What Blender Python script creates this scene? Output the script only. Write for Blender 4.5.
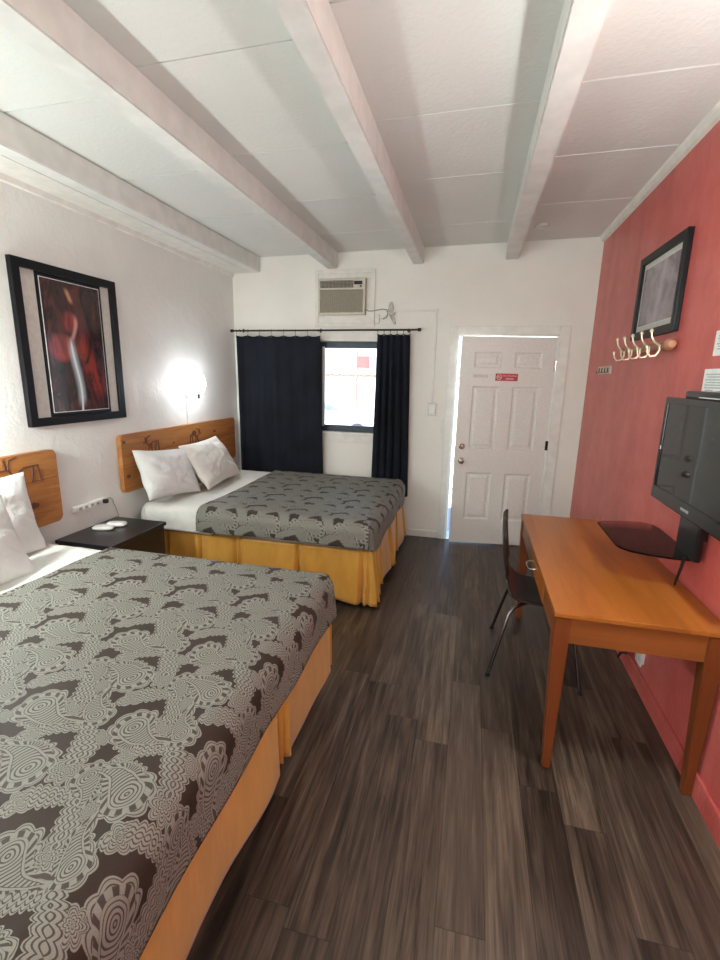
import bpy, bmesh, math, random
from mathutils import Vector, Matrix, noise, Euler
PI = math.pi
random.seed(7)
SC = bpy.context.scene
for o in list(bpy.data.objects): bpy.data.objects.remove(o)
COL = SC.collection

# ------------------------------------------------------------------ camera
F = 464.144
cam_d = bpy.data.cameras.new('camera'); cam = bpy.data.objects.new('camera', cam_d); COL.objects.link(cam)
cam_d.sensor_fit = 'HORIZONTAL'; cam_d.sensor_width = 36.0; cam_d.lens = F/720*36.0
cam_d.clip_start = 0.02; cam_d.clip_end = 200
RR = ((0.9716384584440072, 0.23546313053427823, 0.02181330400353913),
      (0.0722007532452619, -0.20756104835709036, -0.975553925949623),
      (-0.22517938916199715, 0.9494606497185142, -0.2186749124447676))
m = Matrix.Identity(4)
for i in range(3):
    m[i][0] = RR[0][i]; m[i][1] = -RR[1][i]; m[i][2] = -RR[2][i]
m.translation = (0, 0, 1.64776)
cam.matrix_world = m
SC.camera = cam

# ------------------------------------------------------------------ world, sun, exposure
W = bpy.data.worlds.new('sky'); SC.world = W; W.use_nodes = True
wn = W.node_tree.nodes; wl = W.node_tree.links
sky = wn.new('ShaderNodeTexSky'); sky.sky_type = 'HOSEK_WILKIE'; sky.turbidity = 3.0
sky.sun_direction = (-0.35, -0.35, 0.87); sky.ground_albedo = 0.5
bg = wn['Background']; wl.new(sky.outputs[0], bg.inputs[0]); bg.inputs[1].default_value = 5.5
sd = bpy.data.lights.new('sun', 'SUN'); sd.energy = 11.0; sd.angle = 0.01; sd.color = (1, .97, .92)
sun = bpy.data.objects.new('sun', sd); COL.objects.link(sun)
sun.rotation_euler = Vector((-0.35, -0.35, 0.87)).to_track_quat('Z', 'Y').to_euler()
SC.view_settings.view_transform = 'Standard'; SC.view_settings.look = 'None'
SC.view_settings.gamma = 1.0; SC.view_settings.use_curve_mapping = False
SC.view_settings.exposure = 1.15
LAMP_POWER = 52.0
LAMP_COL = (0.90, 1.0, 0.97)
# added fill light on the rear wall behind the camera, no real source
rl = bpy.data.lights.new('rear_fill_light', 'AREA'); rl.shape = 'RECTANGLE'; rl.size = 2.3; rl.size_y = 1.5; rl.energy = 26; rl.color = (.93, 1.0, .96)
rlo = bpy.data.objects.new('rear_fill_light', rl); COL.objects.link(rlo); rlo.location = (-.8, -1.56, 1.65); rlo.rotation_euler = (math.radians(90), 0, 0)

# ------------------------------------------------------------------ material helpers
class V:
    """node-math value"""
    def __init__(s, t, v): s.t = t; s.v = v
    def _m(s, op, *a):
        n = s.t.nodes.new('ShaderNodeMath'); n.operation = op
        for i, x in enumerate((s,)+a):
            if isinstance(x, V): x = x.v
            if isinstance(x, (int, float)): n.inputs[i].default_value = x
            else: s.t.links.new(x, n.inputs[i])
        return V(s.t, n.outputs[0])
    def __add__(s, o): return s._m('ADD', o)
    __radd__ = __add__
    def __sub__(s, o): return s._m('SUBTRACT', o)
    def __rsub__(s, o): return (s*-1.0)+o
    def __mul__(s, o): return s._m('MULTIPLY', o)
    __rmul__ = __mul__
    def __truediv__(s, o): return s._m('DIVIDE', o)
    def __pow__(s, o): return s._m('POWER', o)
    def sin(s): return s._m('SINE')
    def cos(s): return s._m('COSINE')
    def abs(s): return s._m('ABSOLUTE')
    def floor(s): return s._m('FLOOR')
    def fract(s): return s._m('FRACT')
    def sqrt(s): return s._m('SQRT')
    def min(s, o): return s._m('MINIMUM', o)
    def max(s, o): return s._m('MAXIMUM', o)
    def atan2(s, o): return s._m('ARCTAN2', o)
    def wrap(s, a, b): return s._m('WRAP', b, a)
    def step(s, a, b):   # smoothstep a..b -> 0..1 (a may be > b)
        n = s.t.nodes.new('ShaderNodeMapRange'); n.interpolation_type = 'SMOOTHSTEP'
        s.t.links.new(s.v, n.inputs[0])
        lo, hi, p, q = (a, b, 0., 1.) if a < b else (b, a, 1., 0.)
        n.inputs[1].default_value = lo; n.inputs[2].default_value = hi
        n.inputs[3].default_value = p; n.inputs[4].default_value = q
        return V(s.t, n.outputs[0])

class Mat:
    def __init__(s, name, color=(.8, .8, .8), rough=.5, metal=0., **kw):
        s.m = bpy.data.materials.new(name); s.m.use_nodes = True; s.t = s.m.node_tree
        s.n = s.t.nodes; s.b = s.n['Principled BSDF']
        s.b.inputs['Base Color'].default_value = (*color, 1)
        s.b.inputs['Roughness'].default_value = rough
        s.b.inputs['Metallic'].default_value = metal
        for k, v in kw.items(): s.b.inputs[k.replace('_', ' ')].default_value = v
    def coord(s, kind='Object', scale=(1, 1, 1), rot=(0, 0, 0)):
        tc = s.n.new('ShaderNodeTexCoord'); mp = s.n.new('ShaderNodeMapping')
        mp.inputs['Scale'].default_value = scale; mp.inputs['Rotation'].default_value = rot
        s.t.links.new(tc.outputs[kind], mp.inputs[0]); return mp.outputs[0]
    def xyz(s, vec):
        n = s.n.new('ShaderNodeSeparateXYZ'); s.t.links.new(vec, n.inputs[0])
        return [V(s.t, o) for o in n.outputs]
    def comb(s, x, y, z=0.):
        n = s.n.new('ShaderNodeCombineXYZ')
        for i, a in enumerate((x, y, z)):
            if isinstance(a, V): s.t.links.new(a.v, n.inputs[i])
            else: n.inputs[i].default_value = a
        return n.outputs[0]
    def noise(s, vec, scale, detail=4, rough=.5, dist=0.):
        n = s.n.new('ShaderNodeTexNoise'); s.t.links.new(vec, n.inputs['Vector'])
        n.inputs['Scale'].default_value = scale; n.inputs['Detail'].default_value = detail
        n.inputs['Roughness'].default_value = rough; n.inputs['Distortion'].default_value = dist
        return V(s.t, n.outputs['Fac'])
    def white(s, vec):
        n = s.n.new('ShaderNodeTexWhiteNoise'); n.noise_dimensions = '3D'; s.t.links.new(vec, n.inputs['Vector'])
        return V(s.t, n.outputs['Value'])
    def ramp(s, fac, *stops):
        n = s.n.new('ShaderNodeValToRGB'); s.t.links.new(fac.v, n.inputs[0]); e = n.color_ramp.elements
        while len(e) < len(stops): e.new(.5)
        for i, (p, c) in enumerate(stops): e[i].position = p; e[i].color = (*c, 1)
        return n.outputs[0]
    def mix(s, fac, a, b):
        n = s.n.new('ShaderNodeMix'); n.data_type = 'RGBA'
        if isinstance(fac, V): s.t.links.new(fac.v, n.inputs[0])
        else: n.inputs[0].default_value = fac
        for x, i in ((a, 6), (b, 7)):
            if isinstance(x, tuple): n.inputs[i].default_value = (*x, 1)
            else: s.t.links.new(x, n.inputs[i])
        return n.outputs[2]
    def color(s, sock): s.t.links.new(sock, s.b.inputs['Base Color']); return s
    def rough(s, v): s.t.links.new(v.v, s.b.inputs['Roughness']); return s
    def bump(s, h, strength=.3, dist=.01):
        n = s.n.new('ShaderNodeBump'); n.inputs['Strength'].default_value = strength; n.inputs['Distance'].default_value = dist
        s.t.links.new(h.v, n.inputs['Height']); s.t.links.new(n.outputs[0], s.b.inputs['Normal']); return s

def simple(name, c, rough=.5, metal=0., bumpscale=None, bs=.1, **kw):
    M = Mat(name, c, rough, metal, **kw)
    co = M.coord()
    n = M.noise(co, bumpscale or 40, 3)
    M.color(M.mix(n.step(.3, .7), tuple(x*.94 for x in c), tuple(min(1, x*1.05) for x in c)))
    if bumpscale: M.bump(n, bs, .004)
    return M.m

def paint(name, c1, c2, rough, scale=(1, 1, 1), bs=.25, fine=55, spec=.3):
    M = Mat(name, c1, rough); M.b.inputs['Specular IOR Level'].default_value = spec
    co = M.coord('Object', scale)
    n = M.noise(co, 1.7, 5, .6)
    M.color(M.mix(n.step(.35, .7), c1, c2))
    co2 = M.coord()
    h = M.noise(co2, fine, 3, .6)*.5 + M.noise(co2, 7, 4, .55, .6)*1.6
    M.bump(h, bs, .012); return M.m

M_WALL = paint('white_wall_paint', (.815, .825, .79), (.77, .775, .74), .5, bs=.35)
M_BACKWALL = paint('back_wall_paint', (.84, .82, .755), (.80, .78, .715), .55, bs=.12, fine=30)
M_RED = None
def red_wall():
    M = Mat('red_wall_paint', (.5, .1, .1), .36)
    co = M.coord('Object', (1, 1, .35)); n = M.noise(co, 3.2, 6, .65, .4)
    co2 = M.coord('Object', (1, .7, 1)); n2 = M.noise(co2, 9, 5, .6)
    f = (n*.65+n2*.35)
    M.color(M.ramp(f, (.33, (.46, .075, .066)), (.5, (.58, .115, .10)), (.68, (.66, .17, .15))))
    M.bump(M.noise(M.coord(), 60, 3)*.5+M.noise(M.coord('Object', (1, 1, .5)), 8, 4, .6, .5)*1.5, .3, .01)
    return M.m
M_RED = red_wall()
def ceil_mat():
    M = Mat('ceiling_panel_paint', (.8, .78, .76), .6); M.b.inputs['Specular IOR Level'].default_value = .25
    co = M.coord(); h = M.noise(co, 45, 2, .5, .5)
    M.color(M.mix(M.noise(co, 1.3, 4).step(.3, .7), (.77, .775, .74), (.73, .735, .70)))
    M.bump(h.step(.35, .65), .14, .004); return M.m
M_CEIL = ceil_mat()
M_TRIM = simple('white_trim_paint', (.78, .76, .70), .4, bumpscale=12, bs=.08)
M_BEAM = simple('beam_paint', (.75, .75, .715), .45, bumpscale=9, bs=.12)
M_DOOR = simple('door_paint', (.78, .76, .71), .38, bumpscale=70, bs=.03)
M_WHITEPL = simple('white_plastic', (.78, .77, .74), .35)
M_BLACKPL = simple('black_plastic', (.012, .012, .014), .3)
M_BLACKFR = simple('black_frame_paint', (.006, .006, .008), .4, Specular_IOR_Level=.22)
M_DKALU = simple('dark_window_aluminium', (.035, .045, .06), .35, .4)
M_METAL = simple('brushed_nickel', (.62, .58, .5), .22, 1.0)
M_CHROME = simple('chrome', (.75, .75, .76), .12, 1.0)
M_STEEL = simple('dark_steel_tube', (.16, .15, .15), .25, 1.0)
M_IRON = simple('black_iron', (.02, .018, .018), .45, .6)

def plank_floor():
    M = Mat('wood_plank_floor', (.1, .07, .05), .35)
    x, y, z = M.xyz(M.coord())
    w, L = .150, 1.22
    c = (x/w).floor(); r0 = M.white(M.comb(c, 3.3, 1.))
    yy = y/L + r0*7.0
    r = yy.floor(); h = M.white(M.comb(c, r, 5.)); h2 = M.white(M.comb(c, r, 9.))
    fx = (x/w).fract(); fy = yy.fract()
    gx = (fx-.5).abs(); gy = (fy-.5).abs()
    gap = (gx.step(.488, .496)).max(gy.step(.4982, .4995))
    co = M.comb(x*42.0+h*31.0, y*2.2+h2*17.0, h*7.0)
    g = M.noise(co, 1.0, 6, .62, .5)
    co2 = M.comb(x*140.0, y*4.0+h*9.0, h*3.0); g2 = M.noise(co2, 1.0, 3, .6)
    co3 = M.comb(x*9.0+h*5., y*1.1+h2*4., 2.); g3 = M.noise(co3, 1.0, 4, .6, 1.2)
    f = g*.5+g2*.22+g3*.35+(h-.5)*.12-.04
    col = M.ramp(f, (.35, (.016, .010, .007)), (.45, (.050, .033, .023)), (.54, (.098, .068, .048)), (.66, (.185, .135, .096)))
    col = M.mix(h2.step(.6, 1.)*.35, col, (.080, .055, .045))
    col = M.mix(gap*.6, col, (.012, .009, .008))
    M.color(col); M.rough(f*.25+.27)
    M.bump(f*.6-gap*1.2, .22, .004)
    M.b.inputs['Specular IOR Level'].default_value = .45
    return M.m
M_FLOOR = plank_floor()

def wood(name, c1, c2, c3, axis=1, rough=.35, rings=6.0, knots=False, coat=0.):
    M = Mat(name, c1, rough); x, y, z = M.xyz(M.coord())
    a = [x, y, z]; k = [9.0, 9.0, 9.0]; k[axis] = .7
    co = M.comb(a[0]*k[0], a[1]*k[1], a[2]*k[2])
    g = M.noise(co, 1.0, 6, .6, .8)
    k2 = [90.0]*3; k2[axis] = 3.0
    g2 = M.noise(M.comb(a[0]*k2[0], a[1]*k2[1], a[2]*k2[2]), 1.0, 3, .6)
    ring = (g*rings*2*PI).sin()*.5+.5
    f = g*.6+g2*.25+ring*.15
    M.color(M.ramp(f, (.32, c3), (.5, c1), (.68, c2)))
    M.bump(g2, .05, .002)
    if coat: M.b.inputs['Coat Weight'].default_value = coat; M.b.inputs['Coat Roughness'].default_value = .15
    return M.m
M_DESK = wood('orange_wood_veneer', (.37, .115, .018), (.42, .135, .022), (.31, .09, .014), 1, .3, 2.0)
M_DESKLEG = wood('orange_wood_dark', (.19, .048, .012), (.22, .058, .015), (.15, .037, .009), 2, .32, 3.0)  # desk wood colour darkened for the legs
M_APRON = wood('orange_wood_mid', (.25, .075, .016), (.29, .088, .019), (.21, .06, .012), 0, .32, 2.0)  # tone between desktop and legs, for the aprons
M_BOARD = wood('knotty_pine', (.40, .165, .045), (.50, .225, .07), (.31, .11, .028), 1, .4, 6.0)
M_BURN = simple('burnt_wood_mark', (.11, .035, .015), .6)
M_KNOT = simple('pine_knot', (.12, .04, .015), .5)
M_ESP = simple('black_brown_laminate', (.014, .012, .014), .28)

def linen(name, c, bs=.5):
    M = Mat(name, c, .85); M.b.inputs['Specular IOR Level'].default_value = .2
    co = M.coord(); n = M.noise(co, 6, 5, .55, .8); w = M.noise(co, 420, 2)
    M.color(M.mix(n.step(.3, .7), tuple(q*.97 for q in c), c)); M.bump(n*1.5+w*.06, bs, .02); return M.m
M_SHEET = linen('white_cotton_sheet', (.74, .725, .68), .9)
M_PILLOW = linen('white_pillowcase', (.74, .74, .72), .8)
M_PILLOW2 = linen('cream_pillowcase', (.72, .69, .63), 1.)
def satin():
    M = Mat('gold_satin', (.46, .2, .03), .45); co = M.coord('Object', (1, 1, .3))
    n = M.noise(co, 14, 4, .6); M.color(M.mix(n.step(.3, .7), (.60, .30, .045), (.68, .35, .06)))
    M.b.inputs['Sheen Weight'].default_value = .25; M.b.inputs['Specular IOR Level'].default_value = .4
    M.bump(M.noise(M.coord('Object', (1, 1, .15)), 22, 3)*.8+M.noise(M.coord(), 500, 2)*.05, .25, .01); return M.m
M_SKIRT = satin()
def curtain_mat():
    M = Mat('navy_black_curtain', (.01, .014, .026), .8); M.b.inputs['Specular IOR Level'].default_value = .2
    co = M.coord(); M.color(M.mix(M.noise(co, 3, 3).step(.3, .7), (.006, .0075, .011), (.010, .0125, .021)))
    M.bump(M.noise(co, 300, 2), .15, .002); return M.m
M_CURT = curtain_mat()

def paisley():
    M = Mat('paisley_jacquard', (.3, .28, .25), .6)
    M.b.inputs['Specular IOR Level'].default_value = .2
    uv = M.coord('UV')
    nz = M.noise(uv, 8, 2, .5); nz2 = M.noise(M.coord('UV', (1, 1, 1), (0, 0, 1.3)), 9, 2, .5)
    u0, v0, _ = M.xyz(uv)
    u = u0+(nz-.5)*.03; v = v0+(nz2-.5)*.03
    P, Q = .33, .375; K_ = .75
    def loc(cx, cy, ang, mir=1):
        a = (u-cx*K_).wrap(-P/2, P/2)*mir; b = (v-cy*K_).wrap(-Q/2, Q/2)
        ca, sa = math.cos(ang), math.sin(ang)
        return a*ca+b*sa, b*ca-a*sa
    def lines(e, pitch, duty=.35):
        """light thread with a thin dark line every pitch metres"""
        return (e*(2*PI/pitch)).cos().step(-.92, -.92+duty*2)
    def pais(cx, cy, ang, R, h, k, mir=1, n=15):
        x, y = loc(cx, cy, ang, mir)
        yp = y.max(0.0)/h; th = yp*yp*k; c, s_ = th.cos(), th.sin()
        x2 = x*c+y*s_ ; y2 = y*c-x*s_
        t = (y2.max(0.0)/h).min(1.0)
        rad = ((1.0-t)**.8)*R
        r = (x*x+y*y).sqrt()
        pos = y.step(-.004, .004)
        d = (x2.abs()-rad).max(y2-h)*pos+(r-R)*(1.0-pos)
        ang_ = (y-h*.25).atan2(x)
        sc = (ang_*(n/2.)).sin().abs()
        edge = d-sc*R*.16
        # bands going inward: scalloped rim, plain line, row of beads, plain line, teardrop core with rings
        e = d*-1.0
        rim = lines(edge, R*.15)
        beads = (ang_*(n*1.5)).cos().step(-.2, .2)
        a1 = e.step(R*.10, R*.13); a2 = e.step(R*.32, R*.35); a3 = e.step(R*.45, R*.48)
        f = rim*(1.0-a1)+beads*a1*(1.0-a2)+lines(e, R*.13)*a2*(1.0-a3)+lines(r, R*.16, .5)*a3
        return edge, f
    def flow(cx, cy, R, n, ph=0.):
        x, y = loc(cx, cy, ph); r = (x*x+y*y).sqrt(); th = y.atan2(x)
        pet = (th*(n/2.)).sin().abs()
        d = r-R*.72-pet*R*.30
        inner = r-R*.35-(th*(n/2.)+PI/4).sin().abs()*R*.12
        f = lines(d, R*.20, .4)*inner.step(-.001, .001)+lines(inner, R*.17, .4)*inner.step(.001, -.001)
        return d, f
    def leaf(cx, cy, ang, L, w, k, n=9, mir=1):
        x, y = loc(cx, cy, ang, mir); t = (y/L+.5)
        x = x+(y*y)*k
        prof = ((t*(1.0-t)*4.0).max(0.0))**.6*w
        bump = (y*(n*PI/L)+x*25.0).sin().abs()*w*.38
        d = (x.abs()-prof-bump*.9).max(y.abs()-L*.52)
        f = lines(d, w*.42, .42)
        return d, f
    S = [pais(.10, .10, .95, .066, .235, 1.25), pais(.32, .35, -2.15, .066, .235, 1.25),
         pais(.34, .12, 2.2, .050, .17, 1.3, -1, 13), pais(.12, .37, -.9, .050, .17, 1.3, -1, 13),
         leaf(.205, .225, .5, .20, .030, 3.0), leaf(.425, .475, .5, .20, .030, 3.0),
         leaf(.235, .02, -1.1, .17, .026, -3.5), leaf(.015, .27, -1.1, .17, .026, -3.5),
         flow(.235, .125, .046, 8), flow(.015, .375, .046, 8, .4), flow(.41, .235, .038, 6), flow(.19, .485, .038, 6),
         flow(.01, .02, .034, 7), flow(.23, .27, .034, 7)]
    D, Fv = S[0]
    for d, f in S[1:]:
        k = (D-d).step(-.0004, .0004)     # 1 where the new one is nearer
        D = D.min(d); Fv = Fv*(1.0-k)+f*k
    inside = D.step(.0008, -.0008)
    rimline = D.step(-.0050, -.0034)
    fill = rimline.max(Fv*D.step(-.0054, -.0066))
    fac = inside*(fill*.80+.12)
    weave = M.noise(M.coord('UV', (1, 6, 1)), 260, 2)
    dark = M.mix(weave.step(.35, .65), (.036, .024, .019), (.052, .036, .028))
    lite = M.mix(weave.step(.3, .7), (.225, .225, .192), (.335, .335, .29))
    M.color(M.mix(fac, dark, lite))
    M.bump(M.noise(M.coord('UV', (1, 3, 1)), 130, 2), .12, .002)
    return M.m
M_SPREAD = paisley()

def emis(name, c, s):
    M = Mat(name, c, .5); M.b.inputs['Emission Color'].default_value = (*c, 1); M.b.inputs['Emission Strength'].default_value = s; return M.m
def pane(name, tint, rough=.02, refl=.06):
    m_ = bpy.data.materials.new(name); m_.use_nodes = True; t = m_.node_tree; t.nodes.clear()
    o = t.nodes.new('ShaderNodeOutputMaterial'); mx = t.nodes.new('ShaderNodeMixShader'); tr = t.nodes.new('ShaderNodeBsdfTransparent')
    gl = t.nodes.new('ShaderNodeBsdfGlossy'); gl.inputs['Roughness'].default_value = rough; tr.inputs[0].default_value = (*tint, 1)
    fr = t.nodes.new('ShaderNodeFresnel'); fr.inputs[0].default_value = 1.5
    t.links.new(fr.outputs[0], mx.inputs[0]); t.links.new(tr.outputs[0], mx.inputs[1]); t.links.new(gl.outputs[0], mx.inputs[2]); t.links.new(mx.outputs[0], o.inputs[0])
    return m_
M_GLASS = pane('window_glass', (.95, .97, .98))
M_TINT = pane('smoked_glass', (.74, .60, .64), .03)

# ------------------------------------------------------------------ geometry helpers
class G:
    def __init__(s): s.b = bmesh.new()
    def _xf(s, vs, M):
        if M is not None: bmesh.ops.transform(s.b, matrix=M, verts=vs)
    def box(s, lo, hi, bev=.0, M=None, seg=2):
        t = bmesh.new(); bmesh.ops.create_cube(t, size=1)
        c = [(a+b)/2 for a, b in zip(lo, hi)]; d = [abs(b-a) for a, b in zip(lo, hi)]
        for v in t.verts: v.co = Vector((c[0]+v.co.x*d[0], c[1]+v.co.y*d[1], c[2]+v.co.z*d[2]))
        if bev > 0: bmesh.ops.bevel(t, geom=list(t.edges), offset=min(bev, min(d)*.45), segments=seg, profile=.6, affect='EDGES')
        if M is not None: bmesh.ops.transform(t, matrix=M, verts=t.verts)
        s.join(t); return s
    def join(s, t):
        me = bpy.data.meshes.new('tmp'); t.to_mesh(me); t.free(); s.b.from_mesh(me); bpy.data.meshes.remove(me)
    def tube(s, pts, r, n=10, cap=True):
        pts = [Vector(p) for p in pts]; rs = r if isinstance(r, (list, tuple)) else [r]*len(pts)
        rings = []; up = None
        for i, p in enumerate(pts):
            d = (pts[min(i+1, len(pts)-1)]-pts[max(i-1, 0)]).normalized()
            if up is None: up = d.orthogonal().normalized()
            up = (up-d*up.dot(d)); up = up.normalized() if up.length > 1e-6 else d.orthogonal().normalized()
            q = d.cross(up)
            rings.append([s.b.verts.new(p+(up*math.cos(2*PI*k/n)+q*math.sin(2*PI*k/n))*rs[i]) for k in range(n)])
        for a, b in zip(rings, rings[1:]):
            for k in range(n): s.b.faces.new((a[k], a[(k+1) % n], b[(k+1) % n], b[k]))
        if cap: s.b.faces.new(rings[0][::-1]); s.b.faces.new(rings[-1])
        return s
    def lathe(s, prof, c=(0, 0, 0), axis='Z', n=24, M=None):
        vs = []; rings = []
        for r, h in prof:
            ring = []
            for k in range(n):
                a = 2*PI*k/n
                p = (r*math.cos(a), r*math.sin(a), h)
                if axis == 'X': p = (p[2], p[0], p[1])
                if axis == 'Y': p = (p[1], p[2], p[0])
                ring.append(s.b.verts.new(Vector(p)+Vector(c)))
            rings.append(ring); vs += ring
        for a, b in zip(rings, rings[1:]):
            for k in range(n): s.b.faces.new((a[k], a[(k+1) % n], b[(k+1) % n], b[k]))
        s.b.faces.new(rings[0][::-1]); s.b.faces.new(rings[-1]); s._xf(vs, M); return s
    def grid(s, fn, nu, nv, uv=None, flip=False):
        vs = [[s.b.verts.new(Vector(fn(i/nu, j/nv))) for j in range(nv+1)] for i in range(nu+1)]
        lay = s.b.loops.layers.uv.verify() if uv else None
        for i in range(nu):
            for j in range(nv):
                q = [(i, j), (i+1, j), (i+1, j+1), (i, j+1)]
                if flip: q = q[::-1]
                f = s.b.faces.new([vs[a][b] for a, b in q])
                if uv:
                    for l, (a, b) in zip(f.loops, q): l[lay].uv = uv(a/nu, b/nv)
        return s
    def prism(s, poly, axis, a, b, bev=0.):
        t = bmesh.new()
        def P(p, h): return {'X': (h, p[0], p[1]), 'Y': (p[0], h, p[1]), 'Z': (p[0], p[1], h)}[axis]
        A = [t.verts.new(P(p, a)) for p in poly]; Bv = [t.verts.new(P(p, b)) for p in poly]; n = len(poly)
        t.faces.new(A[::-1]); t.faces.new(Bv)
        for k in range(n): t.faces.new((A[k], A[(k+1) % n], Bv[(k+1) % n], Bv[k]))
        if bev: bmesh.ops.bevel(t, geom=list(t.edges), offset=bev, segments=2, affect='EDGES')
        s.join(t); return s
    def build(s, name, mat, root=None, smooth=False, world=True):
        bmesh.ops.remove_doubles(s.b, verts=s.b.verts, dist=1e-6)
        bmesh.ops.recalc_face_normals(s.b, faces=s.b.faces)
        me = bpy.data.meshes.new(name); s.b.to_mesh(me); s.b.free()
        o = bpy.data.objects.new(name, me); COL.objects.link(o); me.materials.append(mat)
        if smooth:
            for p in me.polygons: p.use_smooth = True
            try: me.set_sharp_from_angle(angle=math.radians(40))
            except Exception: pass
        if root is not None:
            o.parent = root
            if world:
                base = Vector(root.get('_w', root.location)) if '_w' in root else wloc(root)
                me.transform(Matrix.Translation(-base))
        return o
def wloc(o):
    v = Vector(o.location)
    while o.parent: o = o.parent; v += Vector(o.location)
    return v
def tag(o, label=None, cat=None, group=None, kind=None):
    if label: o['label'] = label
    if cat: o['category'] = cat
    if group: o['group'] = group
    if kind: o['kind'] = kind
    return o
def thing(name, label, cat, loc, rz=0, group=None):
    o = bpy.data.objects.new(name, None); COL.objects.link(o); o.location = loc; o.rotation_euler = (0, 0, rz)
    o.empty_display_size = .1
    return tag(o, label, cat, group)
def rebase(o, p):
    """put a single-mesh object's origin at p"""
    p = Vector(p); o.data.transform(Matrix.Translation(-p)); o.location = p; return o
def single(g, name, mat, label, cat, base, smooth=False, group=None):
    return tag(rebase(g.build(name, mat, None, smooth), base), label, cat, group)
def nz(x, y, z=0., s=1.): return noise.noise(Vector((x*s, y*s, z*s)))

# ------------------------------------------------------------------ the room
D, XL, XR, YB = 4.714, -2.53, .995, -1.6
H0, SL, BH = 2.8436, .0184, .143
def HC(x): return H0+SL*x
WX0, WX1, WZ0, WZ1 = -2.28, -.74, 1.07, 1.985     # window opening
DX0, DX1, DZ1 = -.190, .722, 2.045              # door opening
T = .14
def struct(o): o['kind'] = 'structure'; return o
g = G().box((XL-.1, YB-.1, -.08), (XR+.1, D+.1, 0)); struct(g.build('floor', M_FLOOR))
g = G().box((XL-.12, YB-.1, 0), (XL, D+T, 2.95)); struct(g.build('wall_left', M_WALL))
g = G().box((XR, YB-.1, 0), (XR+.12, D+T, 2.98)); struct(g.build('wall_right', M_RED))
g = G().box((XL, YB-.12, 0), (XR, YB, 2.98)); struct(g.build('wall_rear', M_WALL))
g = G(); g.box((-2.02, YB, .83), (.42, YB+.02, .9), .004); g.box((-2.02, YB, 2.40), (.42, YB+.02, 2.47), .004); g.box((-2.02, YB, .9), (-1.95, YB+.02, 2.4), .004); g.box((.35, YB, .9), (.42, YB+.02, 2.4), .004)
struct(g.build('rear_fill_frame', M_TRIM))  # unseen frame added around the rear fill light, no opening in the wall
g = G()
g.box((XL, D, 0), (WX0, D+T, 2.95)); g.box((WX0, D, 0), (WX1, D+T, WZ0)); g.box((WX0, D, WZ1), (WX1, D+T, 2.95))
g.box((WX1, D, 0), (DX0, D+T, 2.95)); g.box((DX0, D, DZ1), (DX1, D+T, 2.95)); g.box((DX1, D, 0), (XR, D+T, 2.95))
struct(g.build('wall_back', M_BACKWALL))
# beams and the ceiling panels between them
BX = [(-2.32, -2.212), (-1.495, -1.39), (-.648, -.55), (.19, .30)]
g = G()
def slope_box(g, x0, x1, y0, y1, zo0, zo1, bev=0.):
    g.prism([(x0, HC(x0)+zo0), (x1, HC(x1)+zo0), (x1, HC(x1)+zo1), (x0, HC(x0)+zo1)], 'Y', y0, y1, bev)
bays = [(XL, BX[0][0], [2.0, 2.75, 3.5]), (BX[0][1], BX[1][0], [1.27, 2.01, 2.77, 3.52]), (BX[1][1], BX[2][0], [1.13, 1.87, 2.64, 3.36, 4.12]),
        (BX[2][1], BX[3][0], [1.0, 1.74, 2.47, 3.19, 4.1]), (BX[3][1], XR, [.92, 1.64, 2.37, 3.05, 3.8])]
g0 = G()
for x0, x1, ys in bays:
    e = [YB]+ys+[D]
    for k in range(len(e)-1):
        lite = x0 == XL or x1 == XR or x1 == BX[1][0]
        slope_box(g0, x0-.04, x1+.04, e[k]+.0035, e[k+1]-.0035, .0, .02, .0025 if lite else .0006)
for x0, x1, ys in bays: slope_box(g0, x0-.04 if x0 > XL else XL, x1+.04 if x1 < XR else XR, YB, D, .008 if (x0 == XL or x1 == XR or x1 == BX[1][0]) else .0195, .05)
struct(g0.build('ceiling', M_CEIL))
for i, (a, b) in enumerate(BX):
    g = G(); slope_box(g, a, b, YB+.001, D-.001, -BH, .004, .006); struct(g.build('trim_%d' % (i+1), M_BEAM))
# mouldings
g = G().prism([(XL, HC(XL)-BH-.035), (XL+.016, HC(XL)-BH-.03), (XL+.022, HC(XL)-BH+.0), (XL+.215, HC(XL)-BH+.001), (XL+.215, HC(XL)-BH+.02), (XL, HC(XL)-BH+.02)], 'Y', YB, D-.001)
struct(g.build('trim_5', M_TRIM))
g = G().prism([(XR, HC(XR)-.045), (XR-.022, HC(XR)-.038), (XR-.03, HC(XR)-.012), (XR-.042, HC(XR)), (XR, HC(XR))], 'Y', YB, D-.001)
struct(g.build('trim_6', M_TRIM))
g = G().box((-2.5, D-.013, 0), (-.265, D, .075), .004); struct(g.build('baseboard_back', M_TRIM))
g = G().box((.86, D-.013, 0), (XR-.012, D, .075), .004); struct(g.build('baseboard_corner', M_TRIM))
g = G().box((XR-.013, YB, 0), (XR, D-.013, .105), .004); struct(g.build('baseboard_right', M_RED))
g = G().box((XL, YB, 0), (XL+.013, D, .08), .004); struct(g.build('baseboard_left', M_TRIM))
g = G().lathe([(.055, 0), (.055, -.012), (.05, -.018), (.035, -.018), (.03, -.013), (.001, -.013)], (.43, 4.27, HC(.43)), n=32)
o = g.build('ceiling_cover_plate', M_CEIL, None, True)
rebase(o, (.43, 4.27, HC(.43))); tag(o, 'faint round white cover plate on the ceiling near the back wall', 'ceiling plate')

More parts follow.
